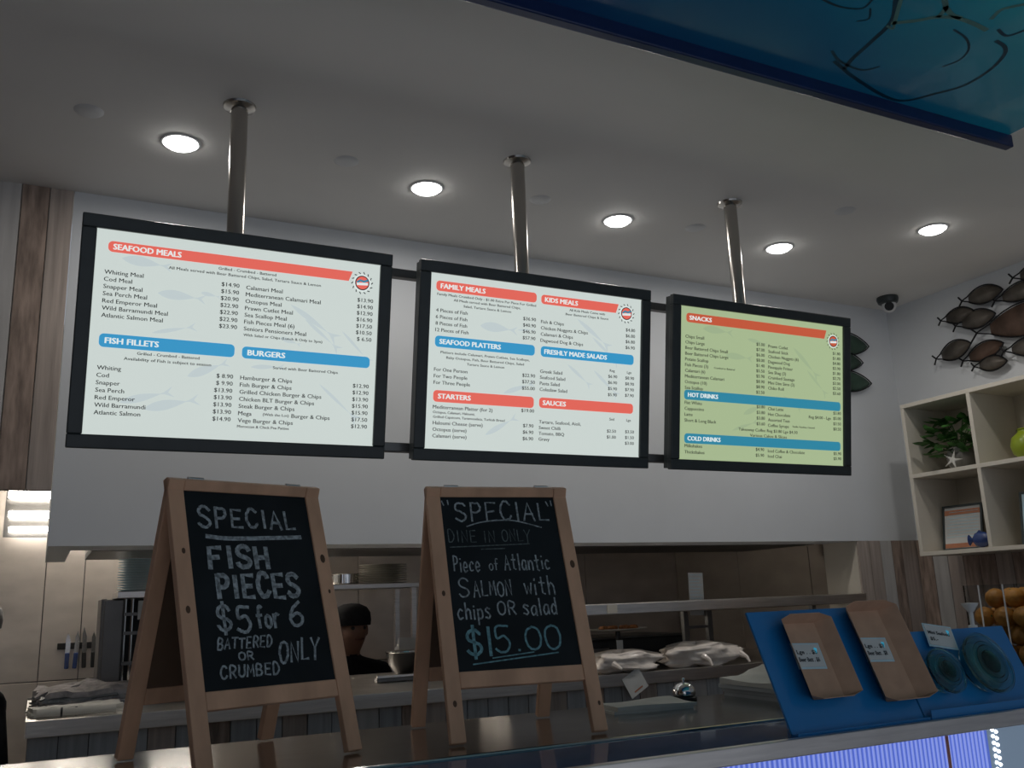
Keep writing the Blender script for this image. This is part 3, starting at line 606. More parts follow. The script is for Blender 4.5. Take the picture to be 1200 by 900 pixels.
def pcard(label, x, z, wd, ht, ang, y, lines, T0=TS):
    t = thing('price_card', label, 'price card', T0 @ Vector((x,y,z)), group='white price cards')
    T = T0 @ Matrix.Translation((x,y,z)) @ Matrix.Rotation(ang,4,'Y')
    MB().box((-wd/2,0,-ht/2), (wd/2,.0012,ht/2), T).build('card', M['paper'], t)
    MB().box((-wd/2-.003,.0012,-ht/2-.004), (wd/2+.003,.0022,ht/2+.003), T).build('card_sleeve', M['plate'], t)
    mb = MB()
    for st, dz, sz in lines: put_text(mb, st, -wd/2+.004, dz, sz, 'L', width=min(wd*.8, len(st)*sz*.55), off=.0003, y=-.0004, T=T)
    mb.build('lettering', M['ink'], t)
    mb = MB(); mb.ribbon([(wd*.30,ht*.32),(wd*.33,ht*.10),(wd*.36,ht*.30)], .004, T, -.0004); mb.build('fish_motif', M['bblueg'], t)
pcard('white price card in the left cardboard tray', .107, .141, .064, .044, .05, -.006, (('Lge . . $5',.003,.011),('Beer Batt . $6',-.012,.012)))
pcard('white price card in the right cardboard tray', .289, .143, .066, .043, .05, -.006, (('Lge . . $7',.003,.011),('Beer Batt . $8',-.012,.012)))
pcard('tilted white price card above the smaller clear tub', .478, .158, .074, .044, .17, -.012, (('Mini Seafood',.002,.010),('$5.-',-.012,.010)))
def tub(label, x, z, r, hh, ang=0, sx=1.):
    t = thing('clear_tub', label, 'plastic tub', TS @ Vector((x,0,z)), group='clear lidded tubs')
    T = TS @ Matrix.Translation((x,-.0015,z)) @ Matrix.Rotation(ang,4,'Y') @ Matrix.Rotation(math.pi/2,4,'X')
    MB().lathe([(.0,0),(r*.80,0),(r*.86,.004),(r*.97,hh*.8),(r,hh*.82),(r,hh*.86),(r*.94,hh*.84),(r*.80,.007),(0,.005)], 40, T, sx=sx).build('bowl', M['clear'], t, smooth=True)
    MB().lathe([(r*1.03,hh*.80),(r*1.04,hh*.92),(r*.97,hh*.95),(r*.93,hh*.89),(r*.80,hh*.92),(r*.74,hh),(r*.5,hh*1.04),(0,hh*1.05)], 40, T, sx=sx).build('lid', M['clear'], t, smooth=True)
    MB().lathe([(r*.70,hh*.985),(r*.72,hh*1.03),(r*.69,hh*1.035)], 40, T, sx=sx).build('lid_ring', M['clear'], t, smooth=True)
    for q in (.55,.36): MB().lathe([(r*q,hh*1.03),(r*(q+.03),hh*1.10),(r*(q-.03),hh*1.10)], 40, T, sx=sx).build('lid_ring', M['clear'], t, smooth=True)
tub('smaller clear plastic tub on the blue stand, under the tilted card', .428, .082, .046, .030)
tub('larger clear plastic tub on the blue stand, right of the small one', .555, .088, .062, .034, sx=1.)

# ------------------------------------------------------------------ things on the counter
t = thing('service_bell', 'chrome service bell on the counter beside the wrapping paper', 'bell', (1.44,1.955,cz))
T = Matrix.Translation((1.44,1.955,cz))
MB().lathe([(0,0),(.030,0),(.031,.005),(.025,.010),(0,.010)], 28, T).build('base', M['black'], t, smooth=True)
MB().lathe([(.028,.011),(.029,.014),(.027,.025),(.019,.035),(.009,.039),(0,.040)], 28, T).build('dome', M['chrome'], t, smooth=True)
MB().lathe([(.003,.039),(.003,.045),(.005,.047),(.004,.050),(0,.051)], 14, T).build('button', M['chrome'], t, smooth=True)
def sheet_stack(name, label, cat, c, sx, sy, h, rot, mat, n=4, wav=.006, group=None, fold=0, cr=0.):
    t = thing(name, label, cat, c, (0,0,rot), group)
    for k in range(n):
        N = 14; vs = []; fs = []; z0 = h*k/n; z1 = h*(k+.92)/n; ph = random.uniform(0,6)
        ox, oy = random.uniform(-.006,.006), random.uniform(-.006,.006)
        for lay in (0,1):
            for i in range(N+1):
                for j in range(N+1):
                    a, b = i/N-.5, j/N-.5
                    top = (k == n-1 and lay == 1)
                    z = (z1 if lay else z0) + (wav*(1+math.sin(a*5+ph)*math.cos(b*4+ph*.7)) if top else 0)
                    if top and fold: z += fold*math.exp(-((a+.05)**2*18+(b-.3)**2*10))*(1+.4*math.sin(a*22+b*9))
                    nv = noise.noise(Vector((a*9+k*3.1,b*9,k*1.7)))*cr; vs.append((a*sx+ox+nv*2.5, b*sy+oy+noise.noise(Vector((a*7,b*7+k*2.3,5)))*cr*2.5, max(0, z+nv*(k+lay)/n*1.5)))
        Q = (N+1)**2
        for i in range(N):
            for j in range(N):
                a = i*(N+1)+j; fs.append((a,a+1,a+N+2,a+N+1)); fs.append((Q+a,Q+a+N+1,Q+a+N+2,Q+a+1))
        for i in range(N):
            for a, b in ((i*(N+1),(i+1)*(N+1)),(i*(N+1)+N,(i+1)*(N+1)+N),(i,i+1),(N*(N+1)+i,N*(N+1)+i+1)): fs.append((a,b,Q+b,Q+a))
        mb = MB(); mb.add(vs, fs); mb.build('sheet_layer', mat[k%len(mat)], t, local=True, smooth=True)
    return t
sheet_stack('wrapping_paper_stack', 'thick rumpled stack of wrapping paper right of the bell', 'paper stack', (1.685,1.845,cz), .26, .22, .038, -.05, [M['wrapf'],M['wrapf'],M['wrapf'],M['wrap']], 4, .004, fold=.022)
sheet_stack('paper_sheets', 'thin flat stack of paper sheets left of the bell', 'paper stack', (1.255,1.865,cz), .20, .12, .012, -.10, [M['wrap']], 2, .003)

# ------------------------------------------------------------------ servery bench behind
bz = 1.31
bn = thing('servery_bench', 'long steel servery bench on the plank half wall', 'bench', (1.7,3.6,1.262))
box('bench_top', (-.006,3.190,bz-.006), (3.43,4.13,bz), M['steel'], bn, bevel=.002)
box('apron', (-.006,3.184,1.263), (3.43,3.192,bz), M['steel'], bn, bevel=.002)
box('end_apron', (-.008,3.19,1.263), (-.002,4.13,bz), M['steel'], bn)
for lx in (.25,1.7,3.1): box('bench_leg', (lx,4.06,0), (lx+.04,4.10,bz-.006), M['steeldark'], bn)
# gantry shelf standing on the bench
gs = thing('gantry_shelf', 'narrow steel gantry shelf on posts over the right half of the bench', 'shelf', (2.6,3.27,bz))
box('shelf_board', (1.55,3.16,1.535), (3.39,3.42,1.577), M['steel'], gs, bevel=.003)
for lx in (1.62,2.53,2.66,3.28): box('post', (lx,3.395,bz), (lx+.024,3.417,1.535), M['steeldark'], gs)
box('cross_bar', (2.554,3.398,1.455), (2.66,3.414,1.467), M['steeldark'], gs)
box('price_strip', (1.99,3.1565,1.540), (2.035,3.160,1.572), M['cream'], gs)
t = thing('notice_sheet', 'white printed notice taped above the gantry shelf', 'paper', (2.63,3.424,1.60), (0,.03,0))
box('sheet', (-.040,-.0008,-.090), (.040,.0008,.095), M['paper'], t, local=True)
mb = MB()
for k in range(11): mb.ribbon([(-.033,.085-.0145*k),(.033-.008*(k%3),.085-.0145*k)], .0028, None, -.0012)
mb.build('print_lines', M['plate'], t, local=True)
box('clip', (-.008,-.003,-.045), (.008,.002,-.033), M['steeldark'], t, local=True)
# food warmer and plate
t = thing('black_warmer', 'low black food warmer on the bench under the gantry', 'food warmer', (2.28,3.66,bz))
box('body', (1.95,3.50,bz), (2.62,3.86,bz+.115), M['black'], t, bevel=.01)
box('lid', (1.96,3.51,bz+.115), (2.61,3.85,bz+.125), M['steeldark'], t, bevel=.004)
box('control_panel', (2.02,3.494,bz+.03), (2.2,3.501,bz+.08), M['steeldark'], t)
t = thing('plate_stand', 'small stand with white ticket holding a plate of fried food', 'food stand', (2.20,3.42,bz))
MB().tube([(2.20,3.42,bz),(2.20,3.42,bz+.152)], .010, 10).build('stem', M['black'], t)
MB().lathe([(0,0),(.05,0),(.05,.006),(0,.006)], 18, Matrix.Translation((2.20,3.42,bz))).build('base', M['black'], t)
box('ticket', (2.182,3.404,bz+.06), (2.212,3.406,bz+.115), M['paper'], t)
t2 = thing('food_plate', 'wide thin plate of fried pieces under the gantry shelf', 'plate', (2.20,3.42,bz+.152))
MB().lathe([(0,0),(.07,.001),(.135,.008),(.137,.011),(.07,.004),(0,.004)], 28, Matrix.Translation((2.20,3.42,bz+.152)), sy=.7).build('dish', M['platew'], t2, smooth=True)
for k in range(10):
    mb = MB(); fx = 2.12+.018*k; T = Matrix.Translation((fx,3.415+.012*math.sin(k*2.1),bz+.165)) @ Matrix.Rotation(.5*math.sin(k),4,'Z')
    mb.lathe([(0,-.010),(.009,-.007),(.013,0),(.009,.008),(0,.011)], 10, T, sy=1.7).build('fried_piece', M['food'], t2, smooth=True)
# bags of bread on the bench
def bag(label, c, sx, sy, sz, rot, tails):
    t = thing('bread_bag', label, 'plastic bag', c, (0,0,rot), 'plastic bread bags')
    N, K = 48, 26; vs = []; fs = []
    for i in range(K+1):
        th = math.pi*i/K
        for k in range(N):
            ph = 2*math.pi*k/N
            r = 1+.10*math.sin(3*ph+2*th)+.07*math.sin(7*ph+1.3*th*3)+random.uniform(-.02,.02)+.20*noise.noise(Vector((ph*1.3+c[0]*7,th*2.2,.3)))+.16*noise.noise(Vector((ph*3.1,th*5.5,c[0]*3)))
            x_ = math.copysign(abs(math.cos(ph))**.75, math.cos(ph))*max(0,math.sin(th))**.6*sx/2*r; y_ = math.copysign(abs(math.sin(ph))**.8, math.sin(ph))*max(0,math.sin(th))**.6*sy/2*r
            z_ = max(0, sz*.48*(1+math.copysign(abs(math.cos(th))**.7, math.cos(th))*(1+.15*math.sin(4*ph)))); vs.append((x_, y_, z_))
    for i in range(K):
        for k in range(N): fs.append((i*N+k, i*N+(k+1)%N, (i+1)*N+(k+1)%N, (i+1)*N+k))
    MB().add(vs, fs).build('bag', M['bag'], t, local=True, smooth='full')
    for (x_, dy, ln) in tails:
        mb = MB(); mb.tube([(x_,-sy*.42,sz*.45),(x_+.008,-sy*.5-.02,sz*.30),(x_+.012,-sy*.5-.03,-ln)], [.015,.008,.005], 8); mb.build('bag_tail', M['bag'], t, local=True, smooth=True)
bag('crumpled bread bag on the bench, left of the pair behind the salmon chalkboard', (2.10,3.245,bz), .30, .15, .085, .05, [(-.09,0,-.02)])
bag('puffy bread bag on the bench, right of the pair beside the gantry post', (2.475,3.25,bz), .34, .16, .098, -.03, [(-.02,0,-.005),(.17,0,-.01)])
t = thing('paper_tag', 'white paper tag hanging off the bench edge under the bread bags', 'paper tag', (2.09,3.180,1.31), (-.05,-.50,0))
box('tag', (-.045,-.001,-.085), (.045,.001,.0), M['paper'], t, local=True); mb = MB(); mb.ribbon([(-.02,-.07),(.02,-.07)], .006, None, -.0016); mb.build('stamp', M['terra'], t, local=True)
# rags and rolled paper on the left end of the bench
for k, (lab, c, sx, sy, h, r) in enumerate((('crumpled grey cloths heaped on the left end of the bench', (.205,3.64,bz), .36, .28, .045, .15), ('folded pale paper in front of the grey cloths on the bench', (.13,3.36,bz), .26, .12, .020, .12))):
    sheet_stack('cloth_pile' if k == 0 else 'folded_paper', lab, 'cloth' if k == 0 else 'paper', c, sx, sy, h, r, [M['rag'],M['wrapf'],M['rag']] if k == 0 else [M['wrap']], 6 if k == 0 else 3, .010 if k == 0 else .004, fold=.016 if k == 0 else 0, cr=.010 if k == 0 else .003)
t = thing('rolled_paper', 'cream paper roll lying in front of the grey cloths on the bench', 'paper roll', (.13,3.26,bz))
MB().tube([(.02,3.262,bz+.014),(.24,3.252,bz+.014)], .013, 14).build('roll', M['wrap'], t, smooth=True)
for q in (.085,.125): MB().tube([(q,3.259,bz+.014),(q+.006,3.2588,bz+.014)], .0138, 14).build('band', M['black'], t)
t = tag(box('steel_scoop_tray', (.03,3.93,bz), (.19,4.08,bz+.03), M['steeldark'], bevel=.006), 'small grey steel tray at the back of the bench left end', 'tray')
# salamander unit with plates on top
t = thing('steel_grill_unit', 'steel upright grill unit with open dark front, on the bench', 'grill unit', (.36,4.0,bz))
box('side_panel', (.215,3.90,bz), (.235,4.12,1.665), M['steeldark'], t, bevel=.003)
box('side_door', (.225,3.885,bz+.01), (.292,3.90,1.660), M['steeldark'], t, bevel=.003)
box('top_plate', (.268,3.88,1.665), (.62,4.12,1.692), M['steel'], t, bevel=.003)
box('back_panel', (.235,4.10,bz), (.60,4.12,1.665), M['black'], t)
box('side_panel', (.60,3.90,bz), (.62,4.12,1.665), M['steeldark'], t, bevel=.003)
for q in (.300,.325): MB().tube([(q,3.905,bz),(q,3.905,1.664)], .006, 8).build('rod', M['chrome'], t, smooth=True)
for q in (1.42,1.53,1.6): box('runner', (.296,3.898,q), (.60,3.912,q+.012), M['steeldark'], t)
box('control_plate', (.345,3.893,1.585), (.45,3.900,1.655), M['paper'], t)
pt = [(0,0),(.055,0),(.088,.0045),(.090,.0062),(.086,.0066),(.055,.003),(0,.003)]
for k in range(13):
    tag(MB().lathe(pt, 28, Matrix.Translation((.352+random.uniform(-.003,.003),4.0+random.uniform(-.003,.003),1.693+.0097*k)), sx=.88).build('blue_plate', M['plate'], smooth=True), ('topmost ' if k == 12 else 'lowest ' if k == 0 else '')+'pale blue plate in the stack on top of the steel grill unit', 'plate', 'pale blue plates stacked on the grill unit')
# extraction hood behind the bulkhead
t = thing('extraction_hood', 'dark steel extraction hood under the bulkhead above the bench', 'hood', (1.8,3.75,1.82))
box('canopy', (.152,3.482,1.818), (3.42,4.02,1.838), M['steeldark'], t)
box('canopy_front', (.152,3.482,1.838), (3.42,3.50,2.4), M['steeldark'], t); box('canopy_rear', (.152,4.0,1.838), (3.42,4.02,2.4), M['steeldark'], t)
box('canopy_end', (.152,3.50,1.838), (.172,4.0,2.4), M['steel'], t)
# lights on the kitchen's rear wall
box('dark_gap_sheet', (-.175,YK-.014,1.995), (.82,YK-.0118,2.25), M['steeldark'], wk)  # dark sheet added so the gaps between the tubes look less bright
for k, (z_, hh) in enumerate(((2.205,.024),(2.103,.017),(2.030,.013))):
    t = thing('batten_light', ('top','middle','lowest')[k]+' of three bright tube lights on the kitchen wall beyond the doorway', 'light', (.3,YK-.03,z_), group='kitchen tube lights')
    box('housing', (-.165+.006*k,YK-.040,z_-hh+.004), (.80,YK-.014,z_+hh-.004), M['steeldark'], t)
    box('tube', (-.165+.006*k,YK-.060,z_-hh), (.80,YK-.040,z_+hh), M['tubelamp'], t, bevel=.006)  # stretch hidden behind the bulkhead is added to brighten the kitchen
# knives on a magnetic strip
t = tag(box('magnetic_knife_strip', (.10,YK-.030,1.452), (.60,YK-.012,1.482), M['black'], bevel=.002), 'black magnetic knife strip on the steel kitchen wall', 'knife rack')
for k, (x_, ln, mt, lab) in enumerate(((.145,.10,'shell','blue-handled knife hanging leftmost on the strip'),(.180,.11,'shell','second knife from the left on the strip, blue handle'),(.222,.13,'black','dark-handled knife in the middle of the strip'),(.262,.10,'black','dark-handled knife fourth from left on the strip'),(.295,.12,'black','dark-handled knife next to the steel grill unit'))):
    t = thing('kitchen_knife', lab, 'knife', (x_,YK-.036,1.36), (0,.05*math.sin(k*2),0), 'knives on the strip')
    MB().prism([(-.009,.07),(.009,.07),(.013,.085),(.012,.085+ln*.5),(.0,.085+ln*.85),(-.008,.085+ln*.6)], .002).build('blade', M['chrome'], t, local=True)
    box('handle', (-.009,-.006,.000), (.011,.008,.075), M[mt], t, local=True, bevel=.004)
# storage rack with plates and pan, further back
rk = thing('kitchen_rack', 'steel kitchen rack holding stacked white plates and a pan', 'rack', (1.55,4.8,0))
box('rack_shelf', (1.10,4.66,1.690), (1.79,4.96,1.716), M['steel'], rk, bevel=.003)
box('rack_shelf', (1.10,4.66,1.26), (1.79,4.96,1.285), M['steel'], rk, bevel=.003)
for (a, b) in ((1.745,4.665),(1.745,4.925),(1.10,4.665),(1.10,4.925)): box('rack_post', (a,b,0), (a+.025,b+.025,1.69), M['steel'], rk)
for k in range(9):
    tag(MB().lathe([(0,0),(.07,0),(.125,.0045),(.128,.0065),(.122,.007),(.07,.003),(0,.003)], 28, Matrix.Translation((1.635+.002*math.sin(k*3),4.80,1.717+.0115*k)), sy=.9).build('white_plate', M['platew'], smooth=True), ('topmost ' if k == 8 else 'lowest ' if k == 0 else '')+'white plate in the stack on the steel kitchen rack', 'plate', 'white plates stacked on the kitchen rack')
t = thing('saucepan', 'shallow steel pan beside the white plates on the rack', 'pan', (1.42,4.80,1.717))
MB().lathe([(0,0),(.07,0),(.076,.005),(.078,.05),(.082,.053),(.074,.05),(.072,.006),(0,.006)], 26, Matrix.Translation((1.42,4.80,1.717))).build('pan_body', M['chrome'], t, smooth=True)
MB().tube([(1.345,4.80,1.76),(1.22,4.79,1.772)], .007, 8).build('handle', M['steeldark'], t, smooth=True)
t = thing('cooking_bowl', 'dark bowl with shiny rim on the bench beside the capped cook', 'bowl', (1.47,4.04,bz))
MB().lathe([(0,0),(.04,0),(.068,.036),(.080,.088),(.082,.093),(.077,.088),(.064,.038),(0,.006)], 28, Matrix.Translation((1.47,4.04,bz))).build('bowl', M['steeldark'], t, smooth=True)
MB().lathe([(.080,.087),(.084,.091),(.083,.096),(.079,.094)], 28, Matrix.Translation((1.47,4.04,bz))).build('rim', M['chrome'], t, smooth=True)
for (c, lab, a) in (((1.71,4.62,1.36),'white paper sheets clipped on the kitchen rack post',.05),((1.86,4.70,1.33),'small white papers right of the kitchen rack post',-.04)):
    t = thing('order_papers', lab, 'paper', c, (0,a,0)); box('sheet', (-.055,0,-.06), (.045,.002,.08), M['paper'], t, local=True); box('sheet', (-.03,-.003,-.07), (.05,-.001,.02), M['wrap'], t, local=True)
t = thing('squeeze_bottle', 'small pale squeeze bottle on the kitchen rack beside the papers', 'bottle', (1.70,4.74,1.286))
MB().lathe([(0,0),(.026,0),(.028,.01),(.028,.09),(.015,.11),(.012,.12),(.004,.15),(0,.15)], 18, Matrix.Translation((1.70,4.74,1.286))).build('bottle', M['white'], t, smooth=True)
t = thing('order_clip_rail', 'dark steel order rail lying on the bench before the capped cook', 'order rail', (1.32,3.62,bz))
box('rail', (1.20,3.60,bz), (1.42,3.64,bz+.018), M['steeldark'], t, bevel=.004); box('rail_lip', (1.20,3.598,bz+.018), (1.42,3.61,bz+.026), M['steel'], t)

# ------------------------------------------------------------------ people
def person(label, base, rot, hgt, arms, capc, skinm, top, lean=0.):
    t = thing('person', label, 'person', base, (0,0,rot))
    k = hgt/1.70
    J = {}; E = []
    def j(n, x, y, z, r): J[n] = (Vector((x*k, y*k - lean*max(0,z-.95)*k, z*k)), r*k)
    j('pel',0,0,.95,.155); j('waist',0,-.005,1.08,.135); j('chest',0,-.01,1.26,.155); j('upch',0,.005,1.38,.125); j('neck',0,.012,1.46,.056); j('neck2',0,0,1.50,.054)
    E += [('pel','waist'),('waist','chest'),('chest','upch'),('upch','neck'),('neck','neck2')]
    j('jaw',0,-.022,1.545,.068); j('mid',0,-.012,1.60,.082); j('crown',0,-.004,1.655,.072); E += [('neck2','jaw'),('jaw','mid'),('mid','crown')]
    j('nose',0,-.100,1.588,.012); E.append(('mid','nose'))
    for sd in (-1,1):
        a = arms[0 if sd < 0 else 1]; q = str(sd)
        j('sh'+q,sd*.175,.005,1.375,.068); E.append(('upch','sh'+q))
        j('el'+q,*a[0],.046); j('wr'+q,*a[1],.030); j('pm'+q,*a[2],.030); E += [('sh'+q,'el'+q),('el'+q,'wr'+q),('wr'+q,'pm'+q)]
        dv = (Vector(a[2])-Vector(a[1])).normalized(); sdv = dv.cross(Vector((0,0,1))).normalized() if abs(dv.z) < .9 else Vector((1,0,0))
        for f in range(4):
            b = Vector(a[2]) + sdv*(f-1.5)*.019; e1 = b + dv*.045; e2 = e1 + dv*.022 + Vector((0,0,-.020))
            j('f%d'%f+q,*e1,.0095); j('g%d'%f+q,*e2,.008); E += [('pm'+q,'f%d'%f+q),('f%d'%f+q,'g%d'%f+q)]
        e1 = Vector(a[1]).lerp(Vector(a[2]),.5) + sdv*(-sd)*.045; e2 = e1 + dv*.035
        j('t1'+q,*e1,.011); j('t2'+q,*e2,.009); E += [('pm'+q,'t1'+q),('t1'+q,'t2'+q)]
        j('hip'+q,sd*.095,0,.88,.095); j('kn'+q,sd*.10,-.01,.49,.060); j('an'+q,sd*.10,.015,.085,.042); j('to'+q,sd*.115,-.13,.035,.034)
        E += [('pel','hip'+q),('hip'+q,'kn'+q),('kn'+q,'an'+q),('an'+q,'to'+q)]
    names = list(J); me = bpy.data.meshes.new('body'); me.from_pydata([J[n][0] for n in names], [(names.index(a), names.index(b)) for a, b in E], [])
    ob = bpy.data.objects.new('body_tmp', me); C.objects.link(ob)
    sk = ob.modifiers.new('skin','SKIN'); sk.use_smooth_shade = True
    for i, n in enumerate(names):
        r = J[n][1]; v = me.skin_vertices[0].data[i]; v.radius = (r*(1.15 if n in ('pel','chest','waist') else 1), r*(.72 if n in ('pel','chest','waist','upch') else 1)); v.use_root = (n == 'pel')
    ob.modifiers.new('ss','SUBSURF').levels = 2
    dg = bpy.context.evaluated_depsgraph_get(); ev = ob.evaluated_get(dg); m2 = bpy.data.meshes.new_from_object(ev); bpy.data.objects.remove(ob)
    m2.name = 'body'; m2.materials.clear()
    for mm in (skinm, top, M['cloth']): m2.materials.append(mm)
    hd_ = J['neck'][0]; ew = [ (J['el-1'][0]+J['wr-1'][0])/2, (J['el1'][0]+J['wr1'][0])/2 ]
    for p in m2.polygons:
        c = p.center; p.use_smooth = True
        skin = c.z > 1.47*k
        for sd in ('-1','1'):
            if (c-J['pm'+sd][0]).length < .13*k and (c-J['wr'+sd][0]).length < .14*k or (c-J['pm'+sd][0]).length < .10*k: skin = True
        p.material_index = 0 if skin else (1 if c.z > .9*k else 2)
    b = bpy.data.objects.new('body', m2); C.objects.link(b); b.parent = t
    hc = J['mid'][0]
    # cap / hair shell, eyes, mouth, ears
    T = Matrix.Translation(hc + Vector((0,.006,.012)))
    MB().lathe([(.094*k,.0),(.097*k,.025*k),(.093*k,.062*k),(.075*k,.088*k),(.04*k,.104*k),(0,.108*k)], 28, T, sy=1.08).build('cap', capc, t, local=True, smooth=True)
    MB().lathe([(.092*k,-.050*k),(.094*k,.005*k),(.088*k,.01*k)], 28, T @ Matrix.Translation((0,.012,0)), sy=.98, sx=.93).build('hair', M['black'], t, local=True, smooth=True) if False else None
    for sd in (-1,1):
        MB().lathe([(0,-.010),(.008,-.006),(.0105,0),(.008,.006),(0,.010)], 12, Matrix.Translation(hc+Vector((sd*.030*k,-.074*k,.0)))).build('eye', M['black'], t, local=True, smooth='full')
        MB().lathe([(0,-.028),(.010,-.018),(.013,0),(.010,.018),(0,.026)], 12, Matrix.Translation(hc+Vector((sd*.084*k,.008,-.012))), sx=.6).build('ear', skinm, t, local=True, smooth='full')
    MB().tube([hc+Vector((-.022,-.078,-.048)), hc+Vector((0,-.084,-.050)), hc+Vector((.022,-.078,-.048))], .004, 8).build('mouth', M['apron'], t, local=True)
    return t
person('cook in black cap and dark top standing behind the bench', (1.315,4.42,0), .15, 1.60,
       (((-.26,-.05,1.13),(-.16,-.25,1.20),(-.12,-.31,1.21)), ((.28,-.06,1.14),(.20,-.27,1.24),(.17,-.33,1.25))), M['cloth'], M['skin'], M['cloth'], lean=.10)
person('person in dark clothes cut off by the left edge, beside the doorway', (-.195,3.62,0), -1.2, 1.66,
       (((-.25,.03,1.12),(-.25,-.10,.90),(-.25,-.13,.83)), ((.25,.03,1.12),(.25,-.10,.90),(.25,-.13,.83))), M['black'], M['skin'], M['cloth'])

# ------------------------------------------------------------------ right wall: cube shelves and ornaments
XS = 3.54
sh = thing('cube_shelf', 'cream open cube shelving fixed to the right wall', 'shelf unit', (3.69,2.43,1.73))
k_ = .018
for z_ in (1.73, 2.089-.009, 2.425-.018): box('shelf_board', (XS,1.876,z_), (XR-.001,2.964,z_+k_), M['cream'], sh, bevel=.001)
for y_ in (2.964, 2.615, 2.259, 1.894):
    for z0, z1 in ((1.748,2.080),(2.098,2.407)): box('upright', (XS+.001,y_-k_,z0), (XR-.001,y_,z1), M['cream'], sh, bevel=.001)
for y0, y1 in ((2.615,2.946),(2.259,2.597),(1.894,2.241)):
    for z0, z1 in ((1.748,2.080),(2.098,2.407)): box('back_panel', (XR-.012,y0,z0), (XR-.002,y1,z1), M['cream'], sh)
# plant
pc = Vector((3.66,2.765,2.098))
t = thing('potted_plant', 'leafy green plant in a round grey pot in the top cube', 'plant', pc)
MB().lathe([(0,0),(.035,0),(.058,.02),(.066,.05),(.060,.085),(.050,.10),(.045,.095),(.050,.07),(0,.07)], 26, Matrix.Translation(pc)).build('pot', M['pot'], t, smooth=True)
leafm = None
for k in range(110):
    a = random.uniform(0,2*math.pi); rr = random.uniform(.03,.165); dz = random.uniform(.0,.20-rr*.4)
    p = pc + Vector((-abs(rr*math.cos(a))*.65 if random.random() < .65 else rr*math.cos(a)*.5, rr*math.sin(a)*.95, .07+dz))
    if k % 3 == 0: MB().tube([pc+Vector((0,0,.08)), (pc+p)/2+Vector((0,0,.06)), p], .0016, 5).build('stem', M['leaf'], t)
    ln = random.uniform(.045,.08); wd = ln*.62
    d = Vector((math.cos(a)-.6, math.sin(a), random.uniform(-.5,.5))).normalized(); sd = d.cross(Vector((random.uniform(-.3,.3),random.uniform(-.3,.3),1))).normalized(); n = sd.cross(d)
    vs = [p, p+d*ln*.35+sd*wd*.5, p+d*ln*.75+sd*wd*.35, p+d*ln, p+d*ln*.75-sd*wd*.35, p+d*ln*.35-sd*wd*.5, p+d*ln*.4-n*.006, p+d*ln*.75-n*.005]
    vs = [Vector((min(v.x,3.815), max(2.625,min(2.935,v.y)), min(v.z,2.395))) for v in vs]
    vs2 = [v + n*.0008 for v in vs]
    F_ = [(0,1,6),(1,2,7,6),(2,3,7),(3,4,7),(4,5,6,7),(5,0,6)]
    MB().add(vs, F_).build('leaf', M['leaf'], t, smooth='full')
t = thing('starfish', 'white starfish leaning against the plant pot', 'starfish', (3.568,2.755,2.098), (0,-.25,math.pi/2+.2))
pts = []
for k in range(10):
    a = math.pi/2+math.pi*k/5 + .1; r = .046 if k % 2 == 0 else .011; pts.append((r*math.cos(a), .039+r*math.sin(a)))
T = Matrix.Rotation(-math.pi/2*0,4,'Z'); MB().prism(pts, .008).build('starfish_body', M['star'], t, local=True, bevel=.003)
def pframe(label, c, lean, yaw_, wd, ht, dark, kind):
    t = thing('picture_frame', label, 'picture frame', c, (0,lean,yaw_))
    for a, b in (((0,-wd/2,0),(.010,wd/2,.010)),((0,-wd/2,ht-.010),(.010,wd/2,ht)),((0,-wd/2,.010),(.010,-wd/2+.010,ht-.010)),((0,wd/2-.010,.010),(.010,wd/2,ht-.010))): box('frame_bar', a, b, M['frame'], t, local=True)
    pg = box('page', (.003,-wd/2+.010,.010), (.008,wd/2-.010,ht-.010), M['paper' if not dark else 'plate'], t, local=True)
    if not dark:
        box('print_band', (.0022,-wd/2+.011,ht-.045), (.0032,wd/2-.011,ht-.022), M['terra'], pg, local=True); box('print_band', (.0022,-wd/2+.011,.012), (.0032,wd/2-.011,.032), M['terra'], pg, local=True)
        mb = MB()
        for k in range(9): mb.box((.0022,-wd/2+.02,.06+.014*k), (.0030,wd/2-.02-.008*(k%3),.063+.014*k))
        mb.build('print_lines', M['plate'], pg, local=True)
    box('easel_leg', (.010,-.02,.0), (.016,.02,ht*.7), M['black'], t, local=True)
pframe('framed certificate with orange bands in the lower left cube', (3.655,2.828,1.7485), .16, 0, .205, .205, False, 0)
pframe('dark framed picture in the second lower cube at the right edge', (3.60,2.425,1.7485), .14, 0, .16, .22, True, 0)
t = thing('blue_fish_ornament', 'blue glazed fish ornament in front of the framed certificate', 'ornament', (3.60,2.69,1.749), (0,0,math.pi/2))
vs = []; fs = []; N = 16; prof = [(x_*.66, r*.80) for x_, r in [(-.085,.002),(-.07,.018),(-.04,.036),(0,.044),(.035,.036),(.055,.016),(.065,.010),(.085,.030)]]
for i, (x_, r) in enumerate(prof):
    for k in range(N):
        a = 2*math.pi*k/N; vs.append((x_, r*.55*math.cos(a), .036+r*math.sin(a)))
for i in range(len(prof)-1):
    for k in range(N): fs.append((i*N+k, i*N+(k+1)%N, (i+1)*N+(k+1)%N, (i+1)*N+k))
fs += [tuple(range(N)), tuple((len(prof)-1)*N+k for k in range(N))]
MB().add(vs, fs).build('fish_body', M['shell'], t, local=True, smooth=True)
MB().prism([(-.02,.062),(0,.076),(.02,.060)], .006).build('dorsal_fin', M['shell'], t, local=True)
t = thing('lime_vase', 'round lime-green vase at the right edge of the upper shelf', 'vase', (3.66,2.445,2.098))
